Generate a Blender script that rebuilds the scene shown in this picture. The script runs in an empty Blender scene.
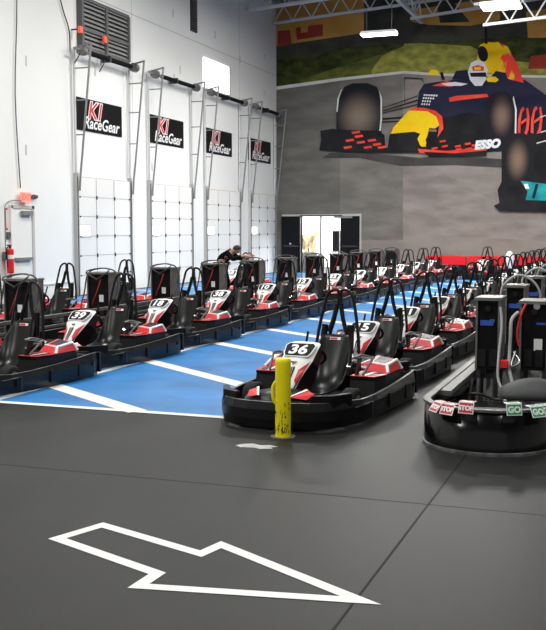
import bpy, math, random
from mathutils import Vector, Matrix
random.seed(4)
D = bpy.data
SC = bpy.context.scene
COL = SC.collection
R = math.radians

# ------------------------------------------------------------------ camera
CAM = Vector((0, 0, 1.65))
YAW, PITCH, F = R(19.94), math.atan(.085), 1000.0
cd = D.cameras.new('camera'); cam = D.objects.new('camera', cd); COL.objects.link(cam)
cam.location = CAM; cam.rotation_euler = (R(90) - PITCH, 0, YAW)
cd.sensor_fit = 'VERTICAL'; cd.sensor_height = 36; cd.lens = 36 * F / 630; cd.clip_end = 200
SC.camera = cam
RM = cam.rotation_euler.to_matrix()

def ray(px, py):
    return RM @ Vector(((px - 273) / F, -(py - 315) / F, -1))
def floor_at(px, py, z=0.0):
    d = ray(px, py); t = (z - CAM.z) / d.z
    return CAM + d * t
def wall_at(px, py, Y):
    d = ray(px, py); return CAM + d * (Y / d.y)
def side_at(px, py, X):
    d = ray(px, py); return CAM + d * (X / d.x)

# ------------------------------------------------------------------ materials
def mat(name, col, rough=.5, metal=0, emit=None, es=1, noise=0, nscale=8, bump=0, spec=.5, coat=0):
    m = D.materials.new(name); m.use_nodes = True
    nt = m.node_tree; b = nt.nodes['Principled BSDF']
    b.inputs['Base Color'].default_value = (*col, 1)
    b.inputs['Roughness'].default_value = rough
    b.inputs['Metallic'].default_value = metal
    b.inputs['Specular IOR Level'].default_value = spec
    b.inputs['Coat Weight'].default_value = coat
    if emit:
        b.inputs['Emission Color'].default_value = (*emit, 1)
        b.inputs['Emission Strength'].default_value = es
    if noise or bump:
        tc = nt.nodes.new('ShaderNodeTexCoord'); n = nt.nodes.new('ShaderNodeTexNoise')
        n.inputs['Scale'].default_value = nscale; n.inputs['Detail'].default_value = 5
        nt.links.new(tc.outputs['Object'], n.inputs['Vector'])
        if noise:
            r = nt.nodes.new('ShaderNodeValToRGB')
            r.color_ramp.elements[0].position = .3; r.color_ramp.elements[1].position = .7
            r.color_ramp.elements[0].color = (*[c * (1 - noise) for c in col], 1)
            r.color_ramp.elements[1].color = (*[min(1, c * (1 + noise)) for c in col], 1)
            nt.links.new(n.outputs['Fac'], r.inputs['Fac']); nt.links.new(r.outputs['Color'], b.inputs['Base Color'])
        if bump:
            bp = nt.nodes.new('ShaderNodeBump'); bp.inputs['Strength'].default_value = bump
            bp.inputs['Distance'].default_value = .01
            nt.links.new(n.outputs['Fac'], bp.inputs['Height']); nt.links.new(bp.outputs['Normal'], b.inputs['Normal'])
    return m

M = {}
M['black'] = mat('black plastic', (.007, .007, .008), .36, spec=.14, noise=.25, nscale=12)
M['skirt'] = mat('black bumper plastic', (.007, .0075, .0085), .32, spec=.32, noise=.35, nscale=7)
M['scuff'] = mat('scuffed plastic edge', (.10, .10, .105), .5, noise=.8, nscale=9)
M['matt'] = mat('matt black', (.007, .007, .007), .7, spec=.2)
M['rubber'] = mat('rubber', (.010, .010, .010), .75, spec=.25, noise=.3, nscale=20)
M['tube'] = mat('black tube', (.005, .005, .005), .35, spec=.35)
M['red'] = mat('red plastic', (.72, .02, .025), .35)
M['redpad'] = mat('red seat base', (.5, .02, .04), .5)
M['white'] = mat('white plastic', (.85, .85, .84), .35)
M['grey'] = mat('grey plastic', (.09, .09, .09), .45, noise=.2)
M['podgrey'] = mat('pod side grey', (.014, .014, .015), .45, spec=.2, noise=.3)
M['seat'] = mat('seat shell', (.006, .006, .0065), .3, spec=.25)
M['chrome'] = mat('chrome', (.75, .75, .76), .2, 1)
M['green'] = mat('green pedal', (.0, .3, .12), .4)
M['steel'] = mat('brushed steel', (.20, .195, .185), .45, .6, noise=.2, nscale=14)
M['alu'] = mat('galvanised track', (.27, .27, .27), .45, .5)
M['darkmetal'] = mat('dark metal', (.05, .05, .05), .45, .5)
M['wallwhite'] = mat('painted wall', (.80, .80, .775), .8, noise=.02, nscale=.6)
M['wallgrey'] = mat('painted upper wall', (.56, .56, .55), .8, noise=.04, nscale=.5)
M['doorwhite'] = mat('dock door', (.80, .79, .76), .5)
M['louver'] = mat('louvre blade', (.30, .30, .29), .55)
M['louverframe'] = mat('louvre frame', (.10, .10, .10), .5)
M['line'] = mat('door line', (.48, .47, .45), .6)
M['ceil'] = mat('roof deck', (.42, .43, .43), .8)
M['joist'] = mat('white steel', (.62, .62, .62), .5)
M['bluefloor'] = mat('blue floor paint', (.032, .20, .50), .35, spec=.25, noise=.22, nscale=1.6)
M['paint'] = mat('white floor paint', (.74, .74, .72), .5, noise=.10, nscale=7)
M['worn'] = mat('worn floor paint', (.45, .45, .44), .6, noise=.3, nscale=14)
M['yellow'] = mat('yellow paint', (.83, .72, .0), .4, noise=.04, nscale=6)
M['emit'] = mat('lamp tube', (1, 1, 1), .5, emit=(1, .98, .93), es=14)
M['glow'] = mat('daylight window', (1, 1, 1), .5, emit=(1, 1, 1), es=2.2)
M['exit'] = mat('exit red glow', (.9, .3, .25), .5, emit=(1, .35, .28), es=.35)
M['exitlet'] = mat('exit letters', (.9, .1, .06), .5, emit=(1, .12, .08), es=.8)
M['gloss'] = mat('glossy black panel', (.003, .003, .0035), .16, spec=.35)
M['signred'] = mat('sign red', (.55, .03, .05), .4)
M['signgreen'] = mat('sign green', (.0, .30, .10), .4)
M['blue'] = mat('blue label', (.03, .10, .45), .5)
M['hose'] = mat('pale hose', (.42, .43, .43), .5)
M['cable'] = mat('dark cable', (.03, .03, .03), .5)
M['redcable'] = mat('red cable', (.5, .02, .03), .5)
M['skin'] = mat('skin', (.45, .25, .18), .5)
M['cloth'] = mat('black cloth', (.006, .006, .007), .9, spec=.1)
M['hair'] = mat('dark hair', (.01, .008, .006), .7)
M['carton'] = mat('tan cardboard', (.45, .36, .22), .8)
M['barred'] = mat('red barrier', (.75, .01, .02), .4)
M['orange'] = mat('strobe red', (.85, .10, .05), .4, emit=(1, .1, .05), es=.3)
M['cover'] = mat('grey vinyl', (.055, .06, .06), .6, noise=.2)

def floor_mat():
    m = D.materials.new('dark coated concrete'); m.use_nodes = True
    nt = m.node_tree; b = nt.nodes['Principled BSDF']; N = nt.nodes.new; L = nt.links.new
    b.inputs['Specular IOR Level'].default_value = .13
    tc = N('ShaderNodeTexCoord')
    n1 = N('ShaderNodeTexNoise'); n1.inputs['Scale'].default_value = .8; n1.inputs['Detail'].default_value = 8; n1.inputs['Roughness'].default_value = .6
    mp = N('ShaderNodeMapping'); mp.inputs['Scale'].default_value = (1, .45, 1); mp.inputs['Rotation'].default_value = (0, 0, R(-25))
    L(tc.outputs['Object'], mp.inputs['Vector']); L(mp.outputs['Vector'], n1.inputs['Vector'])
    r = N('ShaderNodeValToRGB'); e = r.color_ramp.elements
    e[0].position = .34; e[0].color = (.009, .0094, .0092, 1); e[1].position = .66; e[1].color = (.030, .0305, .030, 1)
    L(n1.outputs['Fac'], r.inputs['Fac'])
    n2 = N('ShaderNodeTexNoise'); n2.inputs['Scale'].default_value = 90; n2.inputs['Detail'].default_value = 3
    L(tc.outputs['Object'], n2.inputs['Vector'])
    mx = N('ShaderNodeMixRGB'); mx.blend_type = 'OVERLAY'; mx.inputs['Fac'].default_value = .35
    L(r.outputs['Color'], mx.inputs['Color1']); L(n2.outputs['Color'], mx.inputs['Color2'])
    hs = N('ShaderNodeHueSaturation'); hs.inputs['Saturation'].default_value = .15; L(mx.outputs['Color'], hs.inputs['Color'])
    L(hs.outputs['Color'], b.inputs['Base Color'])
    r2 = N('ShaderNodeMapRange'); r2.inputs['To Min'].default_value = .36; r2.inputs['To Max'].default_value = .6
    L(n1.outputs['Fac'], r2.inputs['Value']); L(r2.outputs['Result'], b.inputs['Roughness'])
    bp = N('ShaderNodeBump'); bp.inputs['Strength'].default_value = .12; bp.inputs['Distance'].default_value = .004
    L(n2.outputs['Fac'], bp.inputs['Height']); L(bp.outputs['Normal'], b.inputs['Normal'])
    return m
M['floor'] = floor_mat()

# ------------------------------------------------------------------ mesh builder
class MB:
    def __init__(s): s.v = []; s.f = []; s.m = []; s.sm = []; s.mats = []
    def mi(s, m):
        if m not in s.mats: s.mats.append(m)
        return s.mats.index(m)
    def add(s, vs, fs, m, smooth=False):
        o = len(s.v); s.v += [tuple(v) for v in vs]; k = s.mi(m)
        for f in fs: s.f.append(tuple(i + o for i in f)); s.m.append(k); s.sm.append(smooth)
        return s
    def box(s, a, b, m, T=None):
        x0, y0, z0 = a; x1, y1, z1 = b
        vs = [Vector(p) for p in [(x0,y0,z0),(x1,y0,z0),(x1,y1,z0),(x0,y1,z0),(x0,y0,z1),(x1,y0,z1),(x1,y1,z1),(x0,y1,z1)]]
        if T: vs = [T @ v for v in vs]
        return s.add(vs, [(0,3,2,1),(4,5,6,7),(0,1,5,4),(1,2,6,5),(2,3,7,6),(3,0,4,7)], m)
    def cbox(s, a, b, m, c=.01):
        """box with chamfered vertical and top edges"""
        x0, y0, z0 = a; x1, y1, z1 = b
        def ring(z, i):
            return [(x0+c+i,y0+i,z),(x1-c-i,y0+i,z),(x1-i,y0+c+i,z),(x1-i,y1-c-i,z),(x1-c-i,y1-i,z),(x0+c+i,y1-i,z),(x0+i,y1-c-i,z),(x0+i,y0+c+i,z)]
        return s.rings([ring(z0, 0), ring(z1-c, 0), ring(z1, c)], m, closed=True, caps=True)
    def rings(s, rs, m, closed=True, caps=False, smooth=False):
        n = len(rs[0]); vs = [p for r in rs for p in r]; fs = []
        for i in range(len(rs) - 1):
            for j in range(n if closed else n - 1):
                k = (j + 1) % n
                fs.append((i*n+j, i*n+k, (i+1)*n+k, (i+1)*n+j))
        s.add(vs, fs, m, smooth)
        if caps:
            s.add(rs[0], [tuple(range(n))[::-1]], m); s.add(rs[-1], [tuple(range(n))], m)
        return s
    def tube(s, pts, r, m, n=8, sub=4, closed=False, r_fn=None, caps=True):
        P = [Vector(p) for p in pts]
        if sub > 1 and len(P) > 2:
            Q = []; k = len(P); rng = range(k if closed else k - 1)
            for i in rng:
                a = P[(i-1) % k] if (closed or i > 0) else P[0]; b = P[i]; c = P[(i+1) % k]
                d = P[(i+2) % k] if (closed or i + 2 < k) else P[-1]
                for j in range(sub):
                    t = j / sub
                    Q.append(.5*((2*b)+(c-a)*t+(2*a-5*b+4*c-d)*t*t+(3*b-a-3*c+d)*t**3))
            if not closed: Q.append(P[-1])
            P = Q
        rs = []; up = None; k = len(P)
        for i, p in enumerate(P):
            a = P[(i-1) % k] if (closed or i > 0) else p; c = P[(i+1) % k] if (closed or i < k-1) else p
            t = (c - a).normalized()
            if up is None: up = Vector((0,0,1)) if abs(t.z) < .9 else Vector((1,0,0))
            x = t.cross(up).normalized(); y = x.cross(t).normalized(); up = y
            rr = r_fn(i/(k-1)) if r_fn else r
            rs.append([p + x*math.cos(q*2*math.pi/n)*rr + y*math.sin(q*2*math.pi/n)*rr for q in range(n)])
        if closed: rs.append(rs[0])
        return s.rings(rs, m, True, caps and not closed, True)
    def cyl(s, a, b, r, m, n=16, r2=None):
        rf = (lambda t: r + (r2-r)*t) if r2 is not None else None
        return s.tube([a, b], r, m, n, 1, r_fn=rf)
    def prism(s, poly, ax, lo, hi, m):
        """poly of 2D points extruded along axis ax"""
        def P(u, v, w): return {'x': (w, u, v), 'y': (u, w, v), 'z': (u, v, w)}[ax]
        n = len(poly); vs = [P(u, v, lo) for u, v in poly] + [P(u, v, hi) for u, v in poly]
        fs = [tuple(range(n)), tuple(range(2*n-1, n-1, -1))] + [(i, i+n, (i+1) % n + n, (i+1) % n) for i in range(n)]
        return s.add(vs, fs, m)
    def build(s, name, parent=None, loc=None):
        me = D.meshes.new(name); me.from_pydata(s.v, [], s.f)
        for m in s.mats: me.materials.append(M[m])
        me.polygons.foreach_set('material_index', s.m); me.polygons.foreach_set('use_smooth', s.sm)
        me.update()
        import bmesh
        b = bmesh.new(); b.from_mesh(me); bmesh.ops.recalc_face_normals(b, faces=b.faces); b.to_mesh(me); b.free()
        o = D.objects.new(name, me); COL.objects.link(o)
        if parent: o.parent = parent
        if loc: o.location = loc
        return o

def thing(name, label, cat, loc=(0,0,0), rz=0, group=None):
    o = D.objects.new(name, None); COL.objects.link(o); o.empty_display_size = .1
    o.location = loc; o.rotation_euler = (0, 0, rz)
    return tag(o, label, cat, group)
def tag(o, label, cat, group=None):
    o['label'] = label; o['category'] = cat
    if group: o['group'] = group
    return o
def struct(o): o['kind'] = 'structure'; return o
def copy_tree(o, parent=None):
    c = o.copy(); COL.objects.link(c); c.parent = parent
    for ch in [x for x in ALL_CHILD.get(o.name, [])]: copy_tree(ch, c)
    return c
ALL_CHILD = {}
def index_children():
    ALL_CHILD.clear()
    for o in D.objects:
        if o.parent: ALL_CHILD.setdefault(o.parent.name, []).append(o)

def text_poly(body, size, offset=0, shear=0, space=1):
    cu = D.curves.new('lettering', 'FONT'); cu.body = body; cu.size = size; cu.align_x = 'CENTER'; cu.align_y = 'CENTER'
    cu.offset = offset; cu.shear = shear; cu.space_character = space; cu.resolution_u = 3
    o = D.objects.new('lettering', cu); COL.objects.link(o)
    dg = bpy.context.evaluated_depsgraph_get(); dg.update()
    me = D.meshes.new_from_object(o.evaluated_get(dg))
    vs = [v.co.copy() for v in me.vertices]; fs = [tuple(p.vertices) for p in me.polygons]
    D.objects.remove(o); D.curves.remove(cu); D.meshes.remove(me)
    if vs:   # recentre on the true box
        ys = [v.y for v in vs]; cy = (min(ys)+max(ys))/2; xs = [v.x for v in vs]; cx = (min(xs)+max(xs))/2
        vs = [Vector((v.x-cx, v.y-cy, 0)) for v in vs]
    return vs, fs
def text_on(mb, body, size, org, right, up, m, offset=0, shear=0, lift=.002, space=1, thick=0, sx=1):
    vs, fs = text_poly(body, size, offset, shear, space)
    right = Vector(right).normalized(); up = Vector(up).normalized(); n = right.cross(up); org = Vector(org)
    mb.add([org + right*v.x*sx + up*v.y + n*lift for v in vs], fs, m)
    return mb

ORD = ['first','second','third','fourth','fifth','sixth','seventh','eighth','ninth','tenth','eleventh','twelfth','thirteenth']

# ================================================================== SETTING
WX, WY = -13.3, 37.0
DOORS = [(side_at(75, 230, WX).y, side_at(128.5, 230, WX).y), (side_at(148, 230, WX).y, side_at(190, 230, WX).y),
         (side_at(204, 230, WX).y, side_at(238, 230, WX).y), (side_at(248.5, 230, WX).y, side_at(276, 230, WX).y - .35)]
EDY = (side_at(10, 230, WX).y, side_at(33, 230, WX).y)
H = 10.6
f = MB().box((-16, -6, -.1), (12, 44, 0), 'floor').build('floor'); struct(f)
# saw-cut joints of the slab
j = MB().box((-1.142, -3, .0005), (-1.130, 8.0, .0015), 'matt').build('trim_1'); struct(j)
j = MB().box((-13, 5.875, .0004), (10, 5.882, .0012), 'matt').build('trim_2'); struct(j)
# left wall with openings (exit door and four dock doors are shut against it)
w = MB().box((WX-.2, -6, 0), (WX, WY+.2, H), 'wallwhite')
ZJ = 7.6
w.box((WX, -6, ZJ-.02), (WX+.006, WY, ZJ), 'line')
for yy in (9.5, 17.6, 25.2, 33.2):
    w.box((WX, yy-.008, 0), (WX+.003, yy+.008, H), 'line')
for (px, py) in ((26, 61), (26, 150), (95, 64+7), (180, 70), (215, 35), (265, 57), (240, 60), (173, 13), (152, 167), (174, 78), (265, 93)):
    p = side_at(px, py, WX); w.box((WX, p.y-.03, p.z-.12), (WX+.006, p.y+.03, p.z+.12), 'line')
w = w.build('wall_left'); struct(w)
# back wall with the double door opening
dl = wall_at(301, 230, WY).x; dr = wall_at(341, 230, WY).x; DH = 2.22
w = MB()
w.box((WX, WY, 0), (dl, WY+.2, H), 'wallgrey'); w.box((dr, WY, 0), (12, WY+.2, H), 'wallgrey'); w.box((dl, WY, DH), (dr, WY+.2, H), 'wallgrey')
struct(w.build('wall_back'))
struct(MB().box((10, -6, 0), (10.2, WY, H), 'wallgrey').build('wall_right'))
c = MB()
for i in range(0, 170):       # ribbed metal roof deck running down the hall, rising gently to the right
    x = -14 + i*.16; z = 10.3 + (x+13.3)*.03
    c.box((x, -6, z), (x+.08, 44, z+.05), 'ceil'); c.box((x+.08, -6, z+.04), (x+.16, 44, z+.09), 'ceil')
struct(c.build('ceiling'))
# store room seen through the double door
w = MB(); w.box((-13.2, 43, 0), (-2, 43.2, 4), 'wallwhite'); w.box((-13.4, WY+.2, 0), (-13.2, 43.2, 4), 'wallwhite'); w.box((-2, WY+.2, 0), (-1.8, 43.2, 4), 'wallwhite')
for k in range(7): w.box((-12.5+k*1.4, 42.985, 0), (-12.44+k*1.4, 43, 4), 'line')
struct(w.build('wall_storeroom'))
struct(MB().box((-13.4, WY+.2, 4), (-1.8, 43.2, 4.1), 'wallwhite').build('ceiling'))

# exit door (door_1) in the left wall
zt = side_at(33, 206, WX).z
d = MB()
d.box((WX, EDY[0]-.02, 0), (WX+.05, EDY[0]+.06, zt), 'doorwhite'); d.box((WX, EDY[1]-.09, 0), (WX+.05, EDY[1], zt), 'grey' if 0 else 'line')
d.box((WX, EDY[0], zt-.07), (WX+.05, EDY[1], zt), 'line')
dd = struct(d.build('door_1'))
MB().box((WX, EDY[0]+.06, .02), (WX+.03, EDY[1]-.09, zt-.07), 'doorwhite').build('door_leaf', dd)
MB().cbox((WX+.03, EDY[1]-.55, zt-.22), (WX+.12, EDY[1]-.14, zt-.12), 'alu').build('door_closer', dd)
MB().box((WX+.03, EDY[0]+.10, .95), (WX+.10, EDY[1]-.16, 1.02), 'alu').build('push_bar', dd)

# dock doors
for k, (y0, y1) in enumerate(DOORS):
    top = 2.98; n = k + 2
    fr = MB()
    for yy, s in ((y0, 1), (y1, -1)):
        fr.box((WX, yy-.035, 0), (WX+.12, yy+.035, top+.1), 'line'); fr.box((WX+.12, yy-.05, .0), (WX+.13, yy-.02, top), 'darkmetal')
    dd = struct(fr.build('door_%d' % n))
    p = MB(); rows = 6; hh = top/rows
    for i in range(rows):
        p.box((WX+.03, y0+.05, i*hh+.012), (WX+.08, y1-.05, (i+1)*hh-.006), 'doorwhite')
        p.box((WX+.03, y0+.05, (i+1)*hh-.012), (WX+.07, y1-.05, (i+1)*hh+.012), 'line')
    for t in (1/3., 2/3.):
        yy = y0 + (y1-y0)*t
        p.box((WX+.08, yy-.010, .0), (WX+.09, yy+.010, top-.02), 'line')
        for i in range(1, rows): p.box((WX+.09, yy-.022, i*hh-.045), (WX+.11, yy+.022, i*hh+.045), 'darkmetal')
    for yy in (y0+.1, y1-.1):
        for i in range(1, rows): p.cyl((WX+.08, yy, i*hh), (WX+.12, yy, i*hh), .02, 'darkmetal', 8)
    p.build('door_panel', dd)
    zc = side_at(82, 230, WX).z
    g = MB(); yw = y0 + .28; ww = .40
    yw = y0+.02; ww = .56
    z1_, z2_ = 1.50, 1.76
    g.box((WX+.08, yw+.04, z1_-.03), (WX+.10, yw+ww+.04, z2_+.03), 'line'); g.box((WX+.10, yw+.07, z1_), (WX+.106, yw+ww, z2_), 'glow')
    g.build('door_window', dd)
    # vertical lift gear
    zs = 6.12
    tr = thing('door_lift_gear', 'galvanised lift tracks with black coil spring above the %s dock door from the left' % ORD[k], 'door gear', (WX+.04, (y0+y1)/2, 0), 0, 'lift gear above the dock doors')
    hw = (y1-y0)/2
    for s in (-1, 1):
        b = MB(); a = MB()
        b.box((.0, s*(hw+.02)-.02, top+.1), (.05, s*(hw+.02)+.02, zs), 'joist'); b.build('wall_track', tr)
        lean = .50
        a.tube([(.12, s*hw, top-.35), (.14, s*hw, top), (.2, s*hw, top+.5), (lean, s*hw, zs+.12)], .026, 'alu', 6, 1)
        a.build('leaning_track', tr)
        for q in (.33, .6, .85):
            zz = top + (zs-top)*q; MB().cyl((.03, s*hw, zz), (.2+(lean-.2)*(zz-top-.5)/(zs-.4-top), s*hw, zz), .018, 'alu', 6).build('track_brace', tr)
        MB().cyl((.0, s*hw, zs+.02), (lean+.02, s*hw, zs+.12), .025, 'alu', 6).build('top_brace', tr)
        MB().cyl((.22, s*(hw-.12), zs-.05), (.22, s*(hw+.05), zs-.05), .12, 'steel', 16).build('cable_drum', tr)
    MB().cyl((.22, -hw-.3, zs-.05), (.22, hw+.1, zs-.05), .03, 'alu', 8).build('shaft', tr)
    sp = MB(); turns = 26; pts = []
    for side in (-1, 1):
        pts = []
        a0, a1 = (.08, hw-.2) if side > 0 else (-(hw-.45), -.05)
        L = a1 - a0
        sp.cyl((.22, a0, zs-.05), (.22, a1, zs-.05), .05, 'black', 10)
        for i in range(int(L/.06)):
            yy = a0 + .03 + i*.06; sp.cyl((.22, yy-.018, zs-.05), (.22, yy+.018, zs-.05), .062, 'matt', 10)
    sp.build('coil_spring', tr)
    MB().box((.0, -.04, zs-.12), (.26, .04, zs+.04), 'darkmetal').build('centre_bracket', tr)
    # banner
    pt = side_at([76, 148.7, 204.6, 248.7][k], [95, 112.8, 125.6, 135.4][k], WX+.03)
    pb = side_at([76, 148.7, 204.6, 248.7][k], [128.7, 143.6, 154, 160][k], WX+.03)
    pr = side_at([122, 183.6, 232, 270.8][k], 120, WX+.03)
    ya, yb, za, zb = pt.y, pr.y, 4.98, 4.17
    b = MB(); b.box((0, ya, zb), (.02, yb, za), 'black')
    t = thing('wall_banner', ['black banner with red and white lettering above the leftmost dock door', 'black lettered banner above the second dock door from the left',
                              'black lettered banner above the third dock door, below the high window', 'black lettered banner nearest the room corner, above the last dock door'][k], 'banner', (WX+.005, 0, 0), 0, 'banners above the dock doors')
    b.build('banner_sheet', t)
    L = MB(); W = yb - ya; cy = (ya+yb)/2
    nx = .022
    text_on(L, 'K1', .60, (nx, cy-.10*W, zb+.54), (0, 1, 0), (0, 0, 1), 'white', offset=.034, shear=.25, lift=.002, space=.9, sx=1.15)
    text_on(L, 'K1', .60, (nx, cy-.10*W, zb+.54), (0, 1, 0), (0, 0, 1), 'red', offset=.007, shear=.25, lift=.006, space=.9, sx=1.15)
    text_on(L, 'RaceGear', .42, (nx, cy+.05*W, zb+.22), (0, 1, 0), (0, 0, 1), 'white', offset=.008, shear=.25, lift=.004, sx=1.08*W/2.35)
    L.build('lettering', t)

# high window
p0 = side_at(203, 57, WX); p1 = side_at(228, 92, WX)
wf = MB(); wf.box((WX, p0.y-.06, 5.9), (WX+.04, p1.y+.12, 6.0), 'joist')
za, zb = side_at(203, 57, WX).z, side_at(203, 87, WX).z
g = MB()
g.box((WX, p0.y-.05, zb-.06), (WX+.05, p1.y+.13, zb), 'joist'); g.box((WX, p1.y+.02, zb), (WX+.05, p1.y+.13, za), 'joist')
wd = struct(g.build('window_1')); MB().box((WX, p0.y, zb), (WX+.03, p1.y+.02, za), 'glow').build('window_pane', wd)

# louvred vent with strobes
q0 = side_at(78, 40, WX); q1 = side_at(124.5, 40, WX)
zt_, zb_ = side_at(78, -2, WX).z, side_at(78, 47, WX).z
t = thing('louver_vent', 'large metal louvred wall vent above the leftmost dock door', 'vent', (WX, 0, 0))
fr = MB(); yA, yB = q0.y, q1.y; yM = (yA+yB)/2
for yy in (yA, yM, yB): fr.box((0, yy-.05, zb_), (.16, yy+.05, zt_), 'louverframe')
for zz in (zb_, zt_, (zb_*.62+zt_*.38)): fr.box((0, yA, zz-.04), (.15, yB, zz+.04), 'louverframe')
fr.build('vent_frame', t)
for (a, b_) in ((yA+.05, yM-.05), (yM+.05, yB-.05)):
    sl = MB(); n = 11
    for i in range(n):
        z = zb_ + (zt_-zb_)*(i+.2)/n; h = (zt_-zb_)/n
        sl.add([(.02, a, z+h*.8), (.12, a, z), (.12, b_, z), (.02, b_, z+h*.8), (.03, a, z+h*.8+.02), (.13, a, z+.02), (.13, b_, z+.02), (.03, b_, z+h*.8+.02)],
               [(0,1,2,3),(7,6,5,4),(1,5,6,2),(0,3,7,4)], 'louver')
    sl.box((.0, a, zb_), (.015, b_, zt_), 'louverframe')
    sl.build('louver_slats', t)
for i, (px, py) in enumerate(((80.5, 29), (105, 39))):
    p = side_at(px, py, WX+.25)
    s = MB(); s.cbox((-.05, -.07, -.09), (.03, .07, .07), 'orange', .015); 
    s.tube([(-.02, 0, -.12), (0, .02, -.35), (.0, -.05, -.6), (-.1, -.15, -.85)], .015, 'darkmetal', 6)
    s.cyl((-.25, 0, 0), (-.05, 0, 0), .02, 'darkmetal', 6)
    o = s.build('alarm_strobe', None, (WX+.25, p.y, p.z))
    tag(o, ['red alarm light on the left side of the wall vent', 'red alarm light in the middle of the wall vent'][i], 'alarm light', 'red alarm lights on the vent')
# slim grille high on the wall
q = side_at(193, 14, WX)
s = MB(); s.box((0, -.22, -.55), (.04, .22, .62), 'darkmetal')
for i in range(14): s.box((.04, -.2, -.53+i*.082), (.07, .2, -.50+i*.082), 'grey')
tag(s.build('wall_grille', None, (WX, q.y, q.z)), 'tall narrow grille high on the white wall', 'grille')

# exit sign, conduit, extinguisher, cable
q = side_at(25.5, 197, WX+.1)
t = thing('exit_sign', 'glowing red exit sign above the white door', 'sign', (WX+.1, q.y, q.z))
MB().cbox((-.05, -.16, -.12), (.03, .18, .11), 'exit', .012).build('sign_box', t)
L = MB(); text_on(L, 'EXIT', .19, (.031, .01, -.005), (0,1,0), (0,0,1), 'exitlet', offset=.006, lift=.001); L.build('lettering', t)
MB().cyl((-.1, 0, .02), (-.05, 0, .02), .04, 'grey', 8).build('wall_mount', t)
for s in (.33, .48):
    tag(MB().cyl((0,0,0), (.1,0,0), .06, 'grey', 12, .04).build('emergency_lamp', None, (WX, q.y+s, q.z+.02)), 'small grey emergency lamp head right of the exit sign, %s' % ('nearer the sign' if s < .4 else 'farther from the sign'), 'lamp', 'emergency lamp heads')
a = side_at(16.8, 0, WX+.04); b_ = side_at(21, 188, WX+.04)
c = MB().tube([(WX+.04, a.y-.15, 8.5), (WX+.04, a.y, a.z), (WX+.04, b_.y-.15, (a.z+b_.z)/2), (WX+.04, b_.y-.02, b_.z)], .012, 'darkmetal', 6)
tag(c.build('hanging_cable'), 'thin dark cable running down the white wall to the exit sign', 'cable')
a = side_at(48+60-60, 0, WX+.04)
p1 = side_at(59.5, -4, WX+.05); p2 = side_at(69, 30, WX+.05); p3 = side_at(70, 52, WX+.05)
tag(MB().tube([tuple(p1), tuple(side_at(63, 10, WX+.05)), tuple(p2), tuple(p3)], .015, 'darkmetal', 6).build('hanging_cable'), 'thin dark cable slanting down beside the louvred vent', 'cable')
z1 = side_at(2, 200, WX+.05).z; y1_ = side_at(2, 200, WX).y; zlow = side_at(2, 252, WX).z
c = MB().tube([(WX+.05, q.y-.12, z1), (WX+.05, y1_+.25, z1), (WX+.05, y1_, z1-.12), (WX+.05, y1_-.02, z1-.35), (WX+.05, y1_-.02, zlow)], .015, 'alu', 6, 3)
c.box((WX, y1_-.08, zlow-.16), (WX+.08, y1_+.14, zlow), 'grey')
c = c.build('conduit'); c.location.x = .03
tag(c, 'grey bent conduit pipe and junction box left of the exit door', 'conduit')
q = side_at(9.5, 258, WX+.1)
t = thing('fire_extinguisher', 'red fire extinguisher hung on the wall by the exit door', 'fire extinguisher', (WX+.12, q.y, q.z))
b = MB(); b.tube([(0,0,-.33), (0,0,-.30), (0,0,.10), (0,0,.18), (0,0,.22)], .1, 'red', 14, 3, r_fn=lambda t: .08 if t < .8 else .08-.055*(t-.8)/.2); b.build('cylinder_body', t)
b = MB(); b.cyl((0,0,-.02), (0,0,.07), .083, 'white', 14); b.build('label_band', t)
b = MB(); b.cyl((0,0,.22), (0,0,.28), .03, 'darkmetal', 8); b.box((-.02,-.1,.27), (.02,.04,.30), 'darkmetal'); b.build('valve_handle', t)
MB().tube([(0,-.02,.26), (0,-.13,.2), (0,-.12,-.1), (0,-.10,-.2)], .014, 'matt', 6).build('hose', t)
q = side_at(6.5, 219, WX)
tag(MB().box((0, -.035, -.25), (.01, .035, .25), 'signred').box((.01,-.02,-.2), (.012,.02,.2), 'white').build('wall_notice', None, (WX, q.y, q.z)), 'narrow red and white vertical sticker left of the exit door', 'sign')
q = side_at(7.5, 235, WX)
tag(MB().cbox((0, -.06, -.07), (.05, .06, .07), 'grey', .01).build('wall_switch', None, (WX, q.y, q.z)), 'small grey switch box on the wall above the fire extinguisher', 'switch')
# wall ledge / kick rail along the left wall
struct(MB().box((WX, EDY[1]+.1, .0), (WX+.06, DOORS[0][0]-.1, .33), 'wallwhite').box((WX, EDY[1]+.1, .33), (WX+.08, DOORS[0][0]-.1, .36), 'line').build('trim_3'))

# ------------------------------------------------------------------ double door in back wall
def leaf(px0, px1, label):
    x0 = wall_at(px0, 230, WY).x; x1 = wall_at(px1, 230, WY).x
    t = thing('double_door_leaf', label, 'door', ((x0+x1)/2, WY-.08, 0), 0, 'open double door leaves')
    w = (x1-x0)/2
    MB().cbox((-w, -.04, .02), (w, .04, 2.18), 'black', .01).build('door_leaf', t)
    MB().box((-w+.1, -.10, 1.0), (w-.06, -.05, 1.06), 'darkmetal').build('push_bar', t)
    return t, w
t, w = leaf(282.5, 301, 'open black door leaf on the left of the back doorway')
MB().cyl((.0, -.09, 1.12), (.0, -.04, 1.12), .04, 'chrome', 10).build('door_knob', t)
t, w = leaf(341, 360, 'open black door leaf on the right of the back doorway')
MB().box((-w-.25, -.06, 2.10), (.1, -.02, 2.17), 'alu').build('door_closer', t)
fr = MB(); fr.box((dl-.05, WY-.03, 0), (dl, WY+.22, DH), 'darkmetal'); fr.box((dr, WY-.03, 0), (dr+.05, WY+.22, DH), 'darkmetal'); fr.box((dl, WY-.03, DH-.05), (dr, WY+.22, DH), 'darkmetal')
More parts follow.
